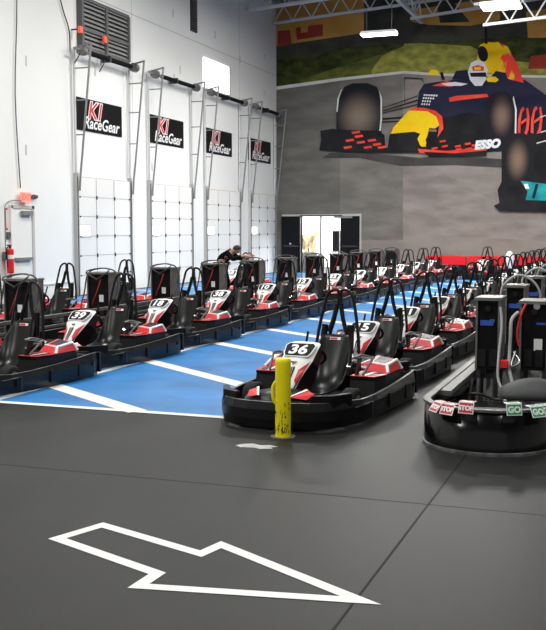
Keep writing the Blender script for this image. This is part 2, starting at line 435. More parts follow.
xm = wall_at(320.5, 230, WY).x
fr.box((xm-.035, WY+.02, 0), (xm+.035, WY+.18, DH), 'alu')
struct(fr.build('door_6'))
# things in the store room
o = wall_at(306, 240, 39)
t = thing('paper_stack', 'tan bundles of folded cartons seen through the back doorway', 'cartons', (o.x, 39, 0), R(8))
for i, (dx, dz, a) in enumerate(((-.15, 1.1, -25), (.05, 1.22, -20), (.22, 1.15, 15), (.35, 1.35, 28), (.02, .85, -15), (.32, .85, 10))):
    b = MB(); T = Matrix.Translation((dx, 0, dz)) @ Matrix.Rotation(R(a), 4, 'Y'); b.box((-.09, -.2, -.25), (.09, .2, .28), 'carton', T); b.build('carton', t)
MB().cbox((-.3, -.3, 0), (.5, .3, .75), 'grey', .02).build('cart_base', t)
o = wall_at(337.5, 240, 39)
t = thing('storage_cabinet', 'tall dark cabinet inside the bright room through the back doorway', 'cabinet', (o.x, 39, 0))
MB().cbox((-.14, -.25, 0), (.14, .25, 1.62), 'black', .01).build('body', t)
MB().box((-.1, -.27, .5), (.1, -.25, .8), 'white').build('label_plate', t)

# ------------------------------------------------------------------ mural on the back wall
def mural():
    mb = MB(); Yw = WY - .012
    lay = [0]
    def poly(pts, m, soft=0):
        lay[0] += 1; y = Yw - .0012*lay[0]
        vs = [wall_at(a, b, Yw) for a, b in pts]; vs = [(v.x, y, v.z) for v in vs]
        mb.add(vs, [tuple(range(len(vs)))], m)
    def ell(cx, cy, rx, ry, m, rot=0, n=24):
        poly([(cx+rx*math.cos(a)*math.cos(rot)-ry*math.sin(a)*math.sin(rot), cy+rx*math.cos(a)*math.sin(rot)+ry*math.sin(a)*math.cos(rot)) for a in [i*2*math.pi/n for i in range(n)]], m)
    def nm(name, c1, c2, sc=1.5, st=(1,1,1), rough=.6, rot=0, p0=.35, p1=.65):
        m = mat(name, c1, rough, spec=.12); nt = m.node_tree; b = nt.nodes['Principled BSDF']; N = nt.nodes.new; L = nt.links.new
        tc = N('ShaderNodeTexCoord'); mp = N('ShaderNodeMapping'); mp.inputs['Scale'].default_value = st; mp.inputs['Rotation'].default_value = (0, rot, 0)
        n = N('ShaderNodeTexNoise'); n.inputs['Scale'].default_value = sc; n.inputs['Detail'].default_value = 6
        r = N('ShaderNodeValToRGB'); r.color_ramp.elements[0].position = p0; r.color_ramp.elements[1].position = p1
        r.color_ramp.elements[0].color = (*c1, 1); r.color_ramp.elements[1].color = (*c2, 1)
        L(tc.outputs['Object'], mp.inputs['Vector']); L(mp.outputs['Vector'], n.inputs['Vector']); L(n.outputs['Fac'], r.inputs['Fac']); L(r.outputs['Color'], b.inputs['Base Color'])
        M[name] = m; return name
    def radial(name, cin, cout, px, py, rx, ry):
        """soft printed glow: colour falls off from a centre"""
        m = mat(name, cout, .6, spec=.12); nt = m.node_tree; b = nt.nodes['Principled BSDF']; N = nt.nodes.new; L = nt.links.new
        c = wall_at(px, py, Yw); sx = abs(wall_at(px+rx, py, Yw).x - c.x); sz = abs(wall_at(px, py+ry, Yw).z - c.z)
        tc = N('ShaderNodeTexCoord'); mp = N('ShaderNodeMapping'); mp.vector_type = 'TEXTURE'
        mp.inputs['Location'].default_value = (c.x, Yw-.03, c.z); mp.inputs['Scale'].default_value = (sx, 5, sz)
        g = N('ShaderNodeTexGradient'); g.gradient_type = 'SPHERICAL'
        r = N('ShaderNodeValToRGB'); r.color_ramp.interpolation = 'EASE'
        r.color_ramp.elements[0].color = (*cout, 1); r.color_ramp.elements[1].color = (*cin, 1); r.color_ramp.elements[1].position = .95
        L(tc.outputs['Object'], mp.inputs['Vector']); L(mp.outputs['Vector'], g.inputs['Vector']); L(g.outputs['Fac'], r.inputs['Fac']); L(r.outputs['Color'], b.inputs['Base Color'])
        M[name] = m; return name
    nm('print_asphalt', (.235, .205, .185), (.31, .27, .245), .8, (1, 1, 2.6), rot=.25)
    nm('print_asphalt_cool', (.13, .122, .108), (.185, .172, .155), .9, (1, 1, 3), rot=.25)
    nm('print_asphalt_mid', (.16, .148, .13), (.23, .21, .19), .9, (1, 1, 3), rot=.25)
    nm('print_asphalt_blot', (.21, .18, .165), (.33, .285, .26), .7, (1, 1, 3), rot=.25)
    nm('print_grass', (.022, .028, .008), (.07, .08, .018), 2.2, (1, 1, 2.0))
    nm('print_grass_light', (.20, .20, .035), (.42, .39, .08), 2.6, (1, 1, 1.6))
    nm('print_dark', (.035, .035, .03), (.075, .07, .05), 1.2)
    nm('print_orange', (.50, .24, .05), (.62, .32, .08), 1)
    nm('print_kerb', (.62, .60, .54), (.78, .76, .70), 1)
    nm('print_navy', (.012, .014, .035), (.022, .022, .055), 1)
    nm('print_black', (.008, .008, .010), (.02, .02, .022), 1.4)
    nm('print_yellow', (.95, .55, .0), (1, .72, .02), 1.2)
    nm('print_red', (.72, .04, .03), (.95, .10, .06), 1.5)
    nm('print_darkred', (.28, .03, .02), (.36, .05, .03), 1.5)
    nm('print_white', (.8, .8, .8), (.9, .9, .9), 1)
    nm('print_teal', (.0, .22, .24), (.03, .42, .44), 2)
    nm('print_flame', (.95, .06, .04), (1, .62, .02), 1.1, (1.6, 1, .8), p0=.47, p1=.53, rot=.6)
    nm('print_shadow', (.05, .047, .045), (.08, .075, .07), 1)
    X1 = 720
    L = 276.6
    poly([(L, 26), (X1, -60), (X1, 208), (L, 212)], 'print_asphalt')
    poly([(361.5, 213), (361.5, 206.5), (X1, 206), (X1, 285), (361.5, 285)], 'print_asphalt')
    poly([(L, 211), (361.5, 207), (361.5, 213.6), (L, 214.4)], 'print_asphalt')
    poly([(L, 213), (282, 213), (282, 285), (L, 285)], 'print_asphalt')
    poly([(403, 160), (430, 165), (500, 205), (X1, 230), (X1, 250), (430, 235), (403, 212)], 'print_asphalt_blot')
    poly([(L, 80), (340, 74), (340, 214), (282, 214.4), (282, 285), (L, 285)], 'print_asphalt_cool')
    poly([(340, 74), (403, 66), (403, 205), (403, 240), (361.5, 240), (361.5, 213.6), (340, 214)], 'print_asphalt_mid')
    poly([(L, -60), (X1, -60), (X1, 78), (546, 77), (440, 75), (404, 72.5), (340, 79), (L, 87)], 'print_grass')
    nm('print_grass_mid', (.07, .08, .018), (.16, .17, .03), 2.6, (1, 1, 1.6))
    poly([(300, 80), (330, 70), (370, 58), (404, 46), (404, 72.5), (340, 79), (300, 83)], 'print_grass_mid')
    poly([(372, 70), (382, 56), (404, 46), (404, 72.5), (372, 75.5)], 'print_grass_light')
    poly([(404, 42), (470, 46), (500, 60), (546, 64), (X1, 64), (X1, 77), (546, 76), (440, 73.5), (404, 71)], 'print_grass_light')
    # far boards
    poly([(L, 0), (X1, -60), (X1, 20), (546, 34), (470, 40), (404, 44), (363, 46), (L, 60)], 'print_dark')
    poly([(L, 0), (364, -10), (364, 33), (330, 38), (L, 46)], 'print_orange')
    poly([(278, 31), (290, 30), (292, 44), (278, 47)], 'print_darkred')
    poly([(296, 28), (301, 27), (301, 33), (308, 32), (308, 26), (323, 24), (323, 36), (297, 40)], 'print_darkred')
    poly([(412, 10), (480, 0), (500, 0), (500, 20), (470, 26), (430, 25), (412, 22)], 'print_orange')
    poly([(436, 0), (452, 0), (470, 22), (440, 23)], 'print_dark')
    poly([(526, 12), (600, 0), (600, 37), (528, 38)], 'print_orange')
    poly([(531, 56), (600, 50), (600, 68), (528, 69)], 'print_darkred')
    # white kerb line
    poly([(L, 86.5), (340, 77.8), (404, 71), (440, 73.5), (546, 75.5), (X1, 77), (X1, 79.5), (546, 78), (440, 76), (404, 73.7), (340, 80.8), (L, 90)], 'print_kerb')
    # ---- main car
    poly([(330, 153), (350, 151), (420, 158), (442, 155), (515, 160), (512, 168), (455, 165), (400, 166), (360, 158), (322, 158)], 'print_shadow')
    # rear and far wheel pieces
    poly([(486, 110), (488, 92), (500, 86), (514, 88), (518, 100), (514, 150), (492, 152)], 'print_black')
    # body
    poly([(417, 108), (419, 92), (424, 84), (437, 82), (455, 80), (470, 78), (500, 76), (525, 80), (546, 95), (560, 100), (560, 145), (530, 150), (492, 152), (442, 156), (436, 128), (430, 112)], 'print_navy')
    poly([(442, 118), (470, 112), (488, 118), (490, 152), (442, 156), (436, 135)], 'print_black')
    # engine cover and airbox
    poly([(486, 44), (498, 42), (508, 47), (518, 66), (524, 83), (512, 80), (498, 76), (486, 72)], 'print_flame')
    poly([(478, 52), (480, 45), (487, 42), (499, 43), (505, 50), (505, 60), (499, 72), (488, 73), (481, 68), (477, 60)], 'print_yellow')
    ell(483, 54, 5, 8, 'print_black', -.2)
    poly([(485, 28), (487, 28), (488, 44), (485, 44)], 'print_black')
    poly([(498, 60), (506, 52), (513, 66), (520, 80), (508, 78)], 'print_flame')
    # cockpit, helmet, mirrors
    poly([(452, 80), (456, 71), (468, 70), (474, 78)], 'print_navy'); poly([(490, 78), (496, 71), (506, 73), (508, 80)], 'print_navy')
    poly([(468, 72), (471, 63), (477, 60), (484, 62), (488, 70), (486, 80), (482, 86), (475, 86), (470, 80)], 'print_white')
    poly([(472, 67), (478, 65), (484, 67), (484, 71), (473, 71)], 'print_red'); poly([(474, 67.5), (481, 67), (481, 70), (475, 70)], 'print_yellow')
    poly([(470, 73), (486, 72.5), (487, 77), (471, 77)], 'print_black')
    poly([(428.5, 73), (431, 70), (436, 70), (440, 72.5), (436, 75.5), (430, 75.5)], 'print_yellow'); poly([(440, 73), (443, 72), (445, 80), (442, 80)], 'print_black')
    poly([(486, 79), (489, 76.5), (496, 77), (499, 80), (496, 82.5), (488, 82)], 'print_yellow')
    poly([(432, 86), (447, 81), (458, 84), (452, 87)], 'print_red'); poly([(441, 84), (455, 82), (468, 84), (462, 86), (448, 86)], 'print_white')
    poly([(449, 98), (456, 96), (487, 94), (489, 97), (463, 100), (450, 102)], 'print_red')
    # white sponsor lines on the nose
    for i, s in enumerate(('XXXXXX', 'XXXXX', 'XXXX', 'XXXX')):
        y = 95.2 + i*3.0; x0 = 424 - i*.9
        for q in range(len(s)): poly([(x0+q*2.4+.3*(i), y-.9+q*.12), (x0+q*2.4+1.8, y-.8+q*.12), (x0+q*2.4+1.6, y+.9+q*.12), (x0+q*2.4, y+.8+q*.12)], 'print_white')
    # suspension arms
    for a, b_, wd in (((384, 111), (419, 100), 1.2), ((384, 113), (420, 104), 1), ((383, 119), (411, 117), 1.5), ((382, 122), (405, 121), 1), ((384, 108), (418, 96), .8), ((405, 78), (405, 105), 1), ((423, 79), (425, 86), 1), ((405, 78), (423, 79), 1)):
        poly([(a[0], a[1]-wd/2), (b_[0], b_[1]-wd/2), (b_[0]+.6, b_[1]+wd/2), (a[0]-.6, a[1]+wd/2)], 'print_black')
    # front tyres: rubber printed with a brown glow of motion
    radial('print_tyre_a', (.24, .18, .14), (.014, .014, .02), 359, 116, 26, 28)
    radial('print_tyre_b', (.24, .15, .12), (.013, .013, .018), 502, 116, 13, 24)
    radial('print_tyre_c', (.24, .16, .12), (.014, .013, .015), 518, 160, 13, 24)
    poly([(337, 131), (337, 110), (340, 97), (345, 87), (353, 83.5), (368, 83.5), (377, 87), (382, 96), (383, 110), (382, 134), (360, 137), (340, 135)], 'print_tyre_a')
    poly([(379.5, 90), (382.5, 98), (382.6, 120), (381.5, 131), (379.8, 131), (381, 118), (381, 100)], 'print_kerb')
    poly([(337, 112), (338.2, 112), (339.8, 98), (343, 89), (341.5, 90), (338, 99)], 'print_kerb')
    poly([(486, 139), (486, 105), (489, 96), (497, 92), (507, 93), (513, 101), (514, 116), (513, 145), (490, 148)], 'print_tyre_b')
    poly([(514, 96), (517, 110), (516.5, 134), (515, 134), (515.3, 110), (513, 99)], 'print_white')
    # front wing left, right
    poly([(321, 131), (333, 129), (345, 130), (378, 131), (385, 135), (386, 148), (420, 149), (420, 153), (370, 153), (328, 151), (320, 150), (322, 140)], 'print_black')
    for (x, y) in ((352, 132), (355, 136), (346, 140), (357, 142), (368, 140), (373, 144), (364, 147), (344, 147), (378, 147)):
        poly([(x, y), (x+8, y-1.2), (x+9, y+1), (x+1, y+2.2)], 'print_red')
    poly([(390, 136), (393, 131), (442, 132), (442, 152), (400, 152), (388, 150)], 'print_black')
    poly([(418, 149), (448, 151), (487, 147), (487, 152), (450, 156), (420, 153)], 'print_red')
    poly([(424, 152), (455, 153.5), (487, 150.5), (487, 156), (430, 157)], 'print_black')
    for (x, y) in ((440, 141), (442, 146), (455, 146), (465, 143.5), (472, 145), (456, 149), (466, 148.5), (432, 148)):
        poly([(x, y), (x+6, y-1), (x+6.5, y+1), (x+.6, y+2)], 'print_red')
    # nose
    poly([(409.5, 111), (416, 109.5), (425, 110), (434, 112.5), (441, 118), (441, 125), (435, 129), (430, 128), (428, 136), (425, 143), (427, 147), (421, 146), (418, 139), (421, 134), (415, 132), (402, 133), (391.5, 134), (394, 128), (402, 119)], 'print_yellow')
    poly([(409.5, 111), (412, 108), (424, 108), (436, 111), (443, 117), (444, 129), (438, 138), (440, 126), (437, 117), (428, 111.5)], 'print_red')
    ell(423.5, 143, 3.4, 4, 'print_yellow')
    # number strokes on the engine side
    for x, y in ((518, 0), (531, -1)):
        poly([(x, 134+y), (x+.5, 120+y), (x+3, 110+y), (x+5.5, 107+y), (x+7, 110+y), (x+4.5, 113+y), (x+3, 122+y), (x+2.8, 135+y)], 'print_red')
        poly([(x+5.5, 136+y), (x+8, 130+y), (x+9.5, 118+y), (x+8.5, 109+y), (x+10.5, 108+y), (x+12, 118+y), (x+11, 130+y), (x+8, 138+y)], 'print_red')
        poly([(x+3.5, 122+y), (x+9, 118+y), (x+9, 121+y), (x+3.5, 125+y)], 'print_red')
    # third wheel and dark wing of the following car
    poly([(498, 190), (503, 180), (540, 178), (600, 182), (600, 212), (500, 211), (494, 206), (500, 203)], 'print_black')
    poly([(530, 135), (600, 125), (600, 185), (530, 182)], 'print_black')
    poly([(502, 187), (502, 152), (505, 140), (511, 134), (524, 133), (531, 138), (534, 150), (534, 187)], 'print_tyre_c')
    poly([(521, 181), (546, 184), (600, 186), (600, 203), (526, 200), (528, 192)], 'print_teal')
    poly([(536, 184), (539, 184), (535, 199), (532, 198)], 'print_black'); poly([(524, 184), (528, 184), (530, 189), (526, 189)], 'print_white')
    for (x, y) in ((540, 117), (541, 132), (537, 143)): poly([(x, y), (x+22, y-6), (x+22, y-5), (x, y+1.2)], 'print_kerb')
    # ESSO on the end plate
    c = wall_at(486.5, 144.5, Yw); lay[0] += 1
    text_on(mb, 'ESSO', .40, (c.x+.06, Yw-.0012*lay[0]-.002, c.z), (1, 0, .06), (0, 0, 1), 'print_white', offset=.03, shear=.15)
    ell(494, 143, 1.8, 4.2, 'print_black')
    o = mb.build('racing_mural')
    return o
tag(mural(), 'huge printed wall mural of a dark blue, red and yellow single-seat racing car on track', 'mural')

# ------------------------------------------------------------------ roof joists, lamps
def joist(Y, x0, x1, z0, slope, label, depth=.65, step=.75):
    t = thing('roof_joist', label, 'roof joist', (x0, Y, z0), 0, 'open web roof joists')
    Lh = x1 - x0
    lo = MB(); lo.add([(0,-.05,0),(Lh,-.05,slope*Lh),(Lh,.05,slope*Lh),(0,.05,0),(0,-.05,.09),(Lh,-.05,slope*Lh+.09),(Lh,.05,slope*Lh+.09),(0,.05,.09)], [(0,3,2,1),(4,5,6,7),(0,1,5,4),(1,2,6,5),(2,3,7,6),(3,0,4,7)], 'joist')
    lo.build('bottom_chord', t)
    up = MB(); d = depth; up.add([(-.3,-.05,d),(Lh,-.05,slope*Lh+d),(Lh,.05,slope*Lh+d),(-.3,.05,d),(-.3,-.05,d+.08),(Lh,-.05,slope*Lh+d+.08),(Lh,.05,slope*Lh+d+.08),(-.3,.05,d+.08)], [(0,3,2,1),(4,5,6,7),(0,1,5,4),(1,2,6,5),(2,3,7,6),(3,0,4,7)], 'joist')
    up.build('top_chord', t)
    w = MB(); n = int(Lh/step)
    for i in range(n):
        a = i*step + .05; b_ = a + step/2; c_ = min(a+step, Lh)
        w.cyl((a, 0, slope*a+.05), (b_, 0, slope*b_+d), .028, 'joist', 5); w.cyl((b_, 0, slope*b_+d), (c_, 0, slope*c_+.05), .028, 'joist', 5)
        if i % 2: w.cyl((a, 0, slope*a+.05), (a+.35, 0, slope*a+d), .015, 'joist', 5)
    w.build('web_rods', t)
    return t
joist(33.8, WX+.02, -1.5, 9.36, .062, 'white roof joist one bay in front of the mural wall')
joist(36.6, WX+.02, -1.5, 9.45, .065, 'white roof joist tight against the top of the mural')
joist(35.6, -7.75, 1.5, 9.05, .08, 'white lower roof joist over the mural, starting behind the left lamp')
joist(32.0, -4.67, 3.0, 7.94, .055, 'bright white lowest roof joist at top right')
joist(30.6, WX+.02, -1.5, 9.36, .062, 'white roof joist second nearest to the camera')
joist(27.4, WX+.02, -1.5, 9.36, .062, 'white roof joist nearest to the camera at top left')
t = thing('roof_girder', 'long white roof girder running towards the mural wall', 'girder', (-7.6, 24, 9.15))
g = MB(); g.box((-.07, 0, 0), (.07, 12.9, .1), 'joist'); g.build('bottom_flange', t)
g = MB(); g.box((-.07, 0, .9), (.07, 12.9, 1.0), 'joist'); g.build('top_flange', t)
g = MB()
for i in range(9): g.cyl((0, i*1.43, .05), (0, i*1.43+.7, .92), .035, 'joist', 5); g.cyl((0, i*1.43+.7, .92), (0, min(12.85, i*1.43+1.43), .05), .035, 'joist', 5)
g.build('web_rods', t)
def hook(t, x, y, ztop, z):
    MB().cyl((x, y, z), (x, y, ztop), .008, 'darkmetal', 5).build('hanger', t)
def lamp(x, y, z, hw, hd, label, en, rz=0):
    t = thing('high_bay_lamp', label, 'ceiling lamp', (x, y, z), rz, 'high bay lamps')
    b = MB(); b.rings([[(-hw,-hd,0),(hw,-hd,0),(hw,hd,0),(-hw,hd,0)], [(-hw*.96,-hd*.7,.08),(hw*.96,-hd*.7,.08),(hw*.96,hd*.7,.08),(-hw*.96,hd*.7,.08)]], 'joist', True, True); b.build('housing', t)
    MB().box((-hw*.96, -hd*.9, -.03), (hw*.96, hd*.9, -.001), 'emit').build('light_panel', t)
    hook(t, -hw*.7, 0, 2.6 if z < 7.8 else 1.6, .08); hook(t, hw*.7, 0, 2.6 if z < 7.8 else 1.6, .08)
    ld = D.lights.new('lamp_light', 'AREA'); ld.shape = 'RECTANGLE'; ld.size = hw*2; ld.size_y = hd*2; ld.energy = en; ld.color = (1, .985, .95)
    lo = D.objects.new('lamp_light', ld); COL.objects.link(lo); lo.location = (x, y, z-.06); lo.rotation_euler = (0, 0, rz)
    return t
P1 = CAM + ray(379, 34) * 1; 
def lamp_pos(px, py, z): d = ray(px, py); t = (z-CAM.z)/d.z; return CAM + d*t
E = 480
a = lamp_pos(379, 34, 7.0); lamp(a.x, a.y, a.z, .50, .18, 'glowing lamp hanging left, in front of the mural grass', E)
a = lamp_pos(501, 6, 7.6); lamp(a.x, a.y, a.z, .52, .42, 'glowing lamp hanging right, above the lowest roof joist', E)
for (x, y, en) in ((-9.3, 1, .85), (-9.2, 8.5, .85), (-9.0, 16, .85), (-8.6, 23, .75), (-7.5, 29.5, .55), (-4, 3, .8), (-4, 12, .5), (-4, 21, .6), (-4, 29, .9), (2.5, 5, .6), (2.5, 18, .5), (2.5, 28, .8)):
    ld = D.lights.new('hall_light', 'AREA'); ld.shape = 'RECTANGLE'; ld.size = 1.2; ld.size_y = .5; ld.energy = E*en; ld.color = (1, .985, .95)
    lo = D.objects.new('hall_light', ld); COL.objects.link(lo); lo.location = (x, y, 9.1)
ld = D.lights.new('storeroom_light', 'AREA'); ld.size = 4; ld.energy = 2500
lo = D.objects.new('storeroom_light', ld); COL.objects.link(lo); lo.location = (-9, 40, 3.8)

# ================================================================== FLOOR PAINT
BX0, BX1 = -5.85, -3.30
def decal(name, polys, m, label, cat, z=.002, kind=None, group=None, thick=.0015):
    b = MB()
    for P in polys: b.prism([(p[0], p[1]) for p in P], 'z', z-thick, z, m)
    o = b.build(name)
    if kind: o['kind'] = kind
    else: tag(o, label, cat, group)
    return o
SY = 8.08
decal('trim_4', [[(BX0-.9, SY), (-2.3, SY), (-2.3, 36.3), (BX0-.9, 36.3)]], 'bluefloor', '', '', .003, 'structure')
decal('trim_5', [[(-13.0, 19.5), (-10.2, 19.5), (-10.2, 36.5), (-13.0, 36.5)]], 'bluefloor', '', '', .003, 'structure')
pa = floor_at(0, 403); pb = floor_at(226, 417)
decal('lane_line', [[(-7.0, SY-.09), (-3.0, SY-.09), (-3.0, SY+.01), (-7.0, SY+.01)]], 'paint', 'long white line across the front edge of the blue lane', 'floor line', .006)
decal('lane_line', [[(BX0-.02, SY), (BX0+.08, SY), (BX0+.08, 36), (BX0-.02, 36)]], 'paint', 'long white line along the left edge of the blue lane', 'floor line', .0055)
for k in range(12):
    y0 = 9.12 + 2.17*k
    a = (BX0+.03, y0); 
    if k == 0: b_ = (-4.22, SY-.05)
    else: b_ = (-2.9, y0-.78*2.9)
    dx, dy = b_[0]-a[0], b_[1]-a[1]; L_ = math.hypot(dx, dy); nx, ny = -dy/L_*.10, dx/L_*.10
    decal('bay_stripe', [[(a[0]-nx, a[1]-ny), (b_[0]-nx, b_[1]-ny), (b_[0]+nx, b_[1]+ny), (a[0]+nx, a[1]+ny)]], 'paint',
          'slanting white stripe across the blue lane, %s from the front edge' % ORD[k], 'floor stripe', .0065, group='slanting bay stripes on the blue lane')
for k in range(6):
    y0 = 22+2.3*k
    decal('bay_stripe', [[(-13, y0+.3), (-10.2, y0-1.5), (-10.2, y0-1.35), (-13, y0+.45)]], 'paint', 'white stripe on the blue floor by the dock doors, %s from the camera' % ORD[k], 'floor stripe', .006, group='bay stripes by the dock doors')
# arrow
def stroke(pts, w):
    P = [Vector((p.x, p.y)) for p in pts]; n = len(P); out = []; inn = []
    for i in range(n):
        a, b_, c_ = P[i-1], P[i], P[(i+1) % n]
        d1 = (b_-a).normalized(); d2 = (c_-b_).normalized(); n1 = Vector((-d1.y, d1.x)); n2 = Vector((-d2.y, d2.x))
        m = (n1+n2).normalized(); k = w/2/max(.25, m.dot(n1)); out.append(b_+m*k); inn.append(b_-m*k)
    return [[out[i], out[(i+1) % n], inn[(i+1) % n], inn[i]] for i in range(n)]
S = 370/546.
AR = [(40, 50), (107, 30), (252, 72.5), (282, 59), (488, 141.5), (160, 120), (188, 101.5)]
AR = [floor_at(30+x*S, 505+y*S) for x, y in AR]
decal('floor_arrow', stroke(AR, .068), 'paint', 'large white outlined arrow painted on the dark floor, pointing right', 'arrow', .003)
p = floor_at(256, 446.5)
decal('paint_patch', [[(p.x+x, p.y+y) for x, y in ((-.16,-.02),(-.1,-.07),(0,-.05),(.06,-.08),(.15,-.04),(.12,0),(.17,.04),(.08,.07),(.02,.04),(-.05,.08),(-.12,.05))]], 'worn', 'worn scrap of white floor paint beside the yellow bollard', 'paint mark', .003)

# ================================================================== YELLOW BOLLARD
p = floor_at(283, 437)
t = thing('bollard', 'yellow steel bollard in front of the foremost kart', 'bollard', (p.x, p.y, 0))
b = MB(); b.tube([(0,0,.004), (0,0,.3), (0,0,.60), (0,0,.625), (0,0,.635)], .062, 'yellow', 20, 1, r_fn=lambda q: .062 if q < .8 else .05)
b.build('post', t)
b = MB(); b.rings([[(.0635*math.cos(a), .0635*math.sin(a), z) for a in [R(205+i*8) for i in range(15)]] for z in (.10, .125, .15, .20)], 'worn', False); 
M['scratch'] = mat('rubber scuff', (.05, .045, .02), .8)
b = MB()
random.seed(9)
for i in range(46):
    a = R(random.uniform(180, 350)); z = random.uniform(.03, .2) if i < 42 else random.uniform(.22, .3); w_ = random.uniform(.05, .22); h = random.uniform(.008, .045)
    b.add([(.0632*math.cos(a), .0632*math.sin(a), z), (.0632*math.cos(a+w_), .0632*math.sin(a+w_), z+.003), (.0632*math.cos(a+w_*.7), .0632*math.sin(a+w_*.7), z+h), (.0632*math.cos(a+w_*.2), .0632*math.sin(a+w_*.2), z+h*.9)], [(0,1,2,3)], 'scratch')
b.build('scuff_marks', t)
MB().cyl((0,0,.0), (0,0,.008), .10, 'steel', 20).build('base_plate', t)
ux = Vector((-.95, -.3, 0)).normalized()
pts = [(.35, .055, .27), (.8, .075, .3), (1, .082, .36), (.9, .078, .41), (.45, .055, .45)]
MB().tube([tuple(ux*r_ + Vector((0, 0, z))) for q, r_, z in pts], .014, 'yellow', 8).build('handle_loop', t)

# ================================================================== KART
def build_kart():
    t = thing('racing_kart', '', 'kart')
    # bumper skirt ---------------------------------------------------
    half = [(0,1.03),(.2,1.025),(.34,.99),(.46,.91),(.56,.74),(.635,.48),(.67,.2),(.68,-.25),(.685,-.62),(.69,-.90),(.67,-1.01),(.5,-1.06),(.25,-1.07),(0,-1.07)]
    pts = half + [(-x, y) for x, y in half[-2:0:-1]]
    def htop(x, y):
        h = .235
        if abs(x) > .55:
            if .30 < y < .6: h = .215
            if -.2 < y <= .3: h = .22
            if y < -.5: h = .255
            if y < -.8: h = .275
        return h
    n = len(pts); rs = []
    prof = [(0, .02, 0), (.012, .09, 1), (.014, .17, 1), (-.004, 1, 1), (-.03, 1, 1), (-.035, .05, 1)]
    def off(i, d):
        a = Vector(pts[i-1]); c = Vector(pts[(i+1) % n]); tt = (c-a).normalized(); nn = Vector((-tt.y, tt.x)); p = Vector(pts[i])
        if nn.dot(p) < 0: nn = -nn
        return p + nn*d
    for d, z, _ in prof:
        rs.append([(off(i, d).x, off(i, d).y, htop(*pts[i]) if z == 1 else z) for i in range(n)])
    b = MB()
    for i in range(len(rs)-1): b.rings([rs[i], rs[i+1]], 'skirt' if i != 3 else 'scuff', True, False, i in (0, 1))
    # stiffening ribs and slots on the outside
    for y in (.42, -.1, -.62):
        for s in (-1, 1): b.box((s*.70-.008, y-.02, .06), (s*.70+.008, y+.02, .19), 'skirt')
    for s in (-1, 1): b.box((s*.66-.03, -1.07, .05), (s*.66+.04, -1.03, .27), 'skirt')
    for s in (-1, 1): b.cyl((s*.695, -.86, .16), (s*.712, -.86, .16), .022, 'matt', 8)
    b.build('bumper_skirt', t)
    # front bumper winglets
    for s in (-1, 1):
        b = MB(); b.prism([(s*.34, .95), (s*.5, .86), (s*.6, .66), (s*.56, .62), (s*.46, .8), (s*.33, .89)], 'z', .19, .29, 'black'); b.build('bumper_corner', t)
    # floor pan and frame
    b = MB(); b.prism([(-.3,.95),(.3,.95),(.45,.7),(.33,.4),(.6,.2),(.62,-.9),(-.62,-.9),(-.6,.2),(-.33,.4),(-.45,.7)], 'z', .05, .075, 'matt'); b.build('floor_pan', t)
    b = MB()
    for s in (-1, 1):
        b.tube([(s*.18,.9,.10),(s*.26,.6,.10),(s*.24,.2,.10),(s*.28,-.3,.11),(s*.3,-.9,.11)], .016, 'tube', 6)
        b.tube([(s*.26,.55,.11),(s*.62,.6,.16),(s*.65,.3,.17)], .014, 'tube', 6, 2)
        b.tube([(s*.28,-.85,.13),(s*.6,-.88,.16),(s*.65,-.6,.17)], .014, 'tube', 6, 2)
        b.cyl((s*.24,.3,.13), (s*.45,.3,.14), .018, 'grey', 6)
    b.cyl((-.26,.6,.10), (.26,.6,.10), .014, 'tube', 6); b.cyl((-.27,.1,.10), (.27,.1,.10), .014, 'tube', 6)
    b.cyl((-.55,-.86,.14), (.55,-.86,.14), .02, 'grey', 8)
    b.build('frame_tubes', t)
    # nose cover
    b = MB()
    rows = []
    for y, hw, z in ((1.0,.26,.16),(.93,.34,.26),(.80,.36,.31),(.70,.30,.31)):
        rows.append([(u*hw, y - .10*abs(u)**2, z - .09*abs(u)**2.5) for u in (-1,-.7,-.35,0,.35,.7,1)])
    b.rings(rows, 'black', False, False, True)
    for s in (-1, 1):
        b.add([(s*.15,.93,.268),(s*.27,.865,.243),(s*.30,.76,.278),(s*.24,.74,.30)], [(0,1,2,3)], 'red')
        b.add([(s*.13,.935,.27),(s*.15,.93,.272),(s*.24,.735,.306),(s*.215,.735,.312)], [(0,1,2,3)], 'white')
    b.build('nose_cover', t)
    # pedals
    for s, m in ((-1, 'redpad'), (1, 'green')):
        b = MB(); b.box((s*.16-.045, .66, .18), (s*.16+.045, .68, .25), m); b.cyl((s*.16, .61, .09), (s*.16, .67, .25), .012, m, 6); b.tube([(s*.16,.67,.22),(s*.10,.68,.24),(s*.22,.68,.24)], .01, m, 6, 2)
        b.build('pedal', t)
    # fairing
    b = MB()
    secs = [(.78,.15,.045),(.70,.26,.06),(.60,.37,.085),(.52,.455,.12),(.46,.52,.15),(.26,.645,.15),(.235,.657,.125)]
    front = []
    for i, (y, z, hw) in enumerate(secs):
        front.append([(u*hw, y - .045*abs(u)**3, z - .012*abs(u)**3) for u in (-1,-.8,-.45,0,.45,.8,1)])
    b.rings(front, 'white', False, False, True)
    for s in (-1, 1):   # black flanks
        fl = [(s*hw, y-.045, z-.012) for y, z, hw in secs]
        back = [(s*.05,.55,.10),(s*.06,.46,.13),(s*.08,.36,.2),(s*.11,.28,.3),(s*.13,.22,.42),(s*.13,.13,.54),(s*.11,.15,.61)]
        b.rings([fl, back], 'black', False)
    b.rings([[(-x,y,z) for x,y,z in back], back], 'black', False)
    # red chevrons and centre vents
    def fr(u, k):   # point on front skin, k fractional section
        i = min(int(k), len(secs)-2); q = k - i
        y, z, hw = [secs[i][c]*(1-q)+secs[i+1][c]*q for c in range(3)]
        return Vector((u*hw, y-.045*abs(u)**3+.004, z-.012*abs(u)**3+.006))
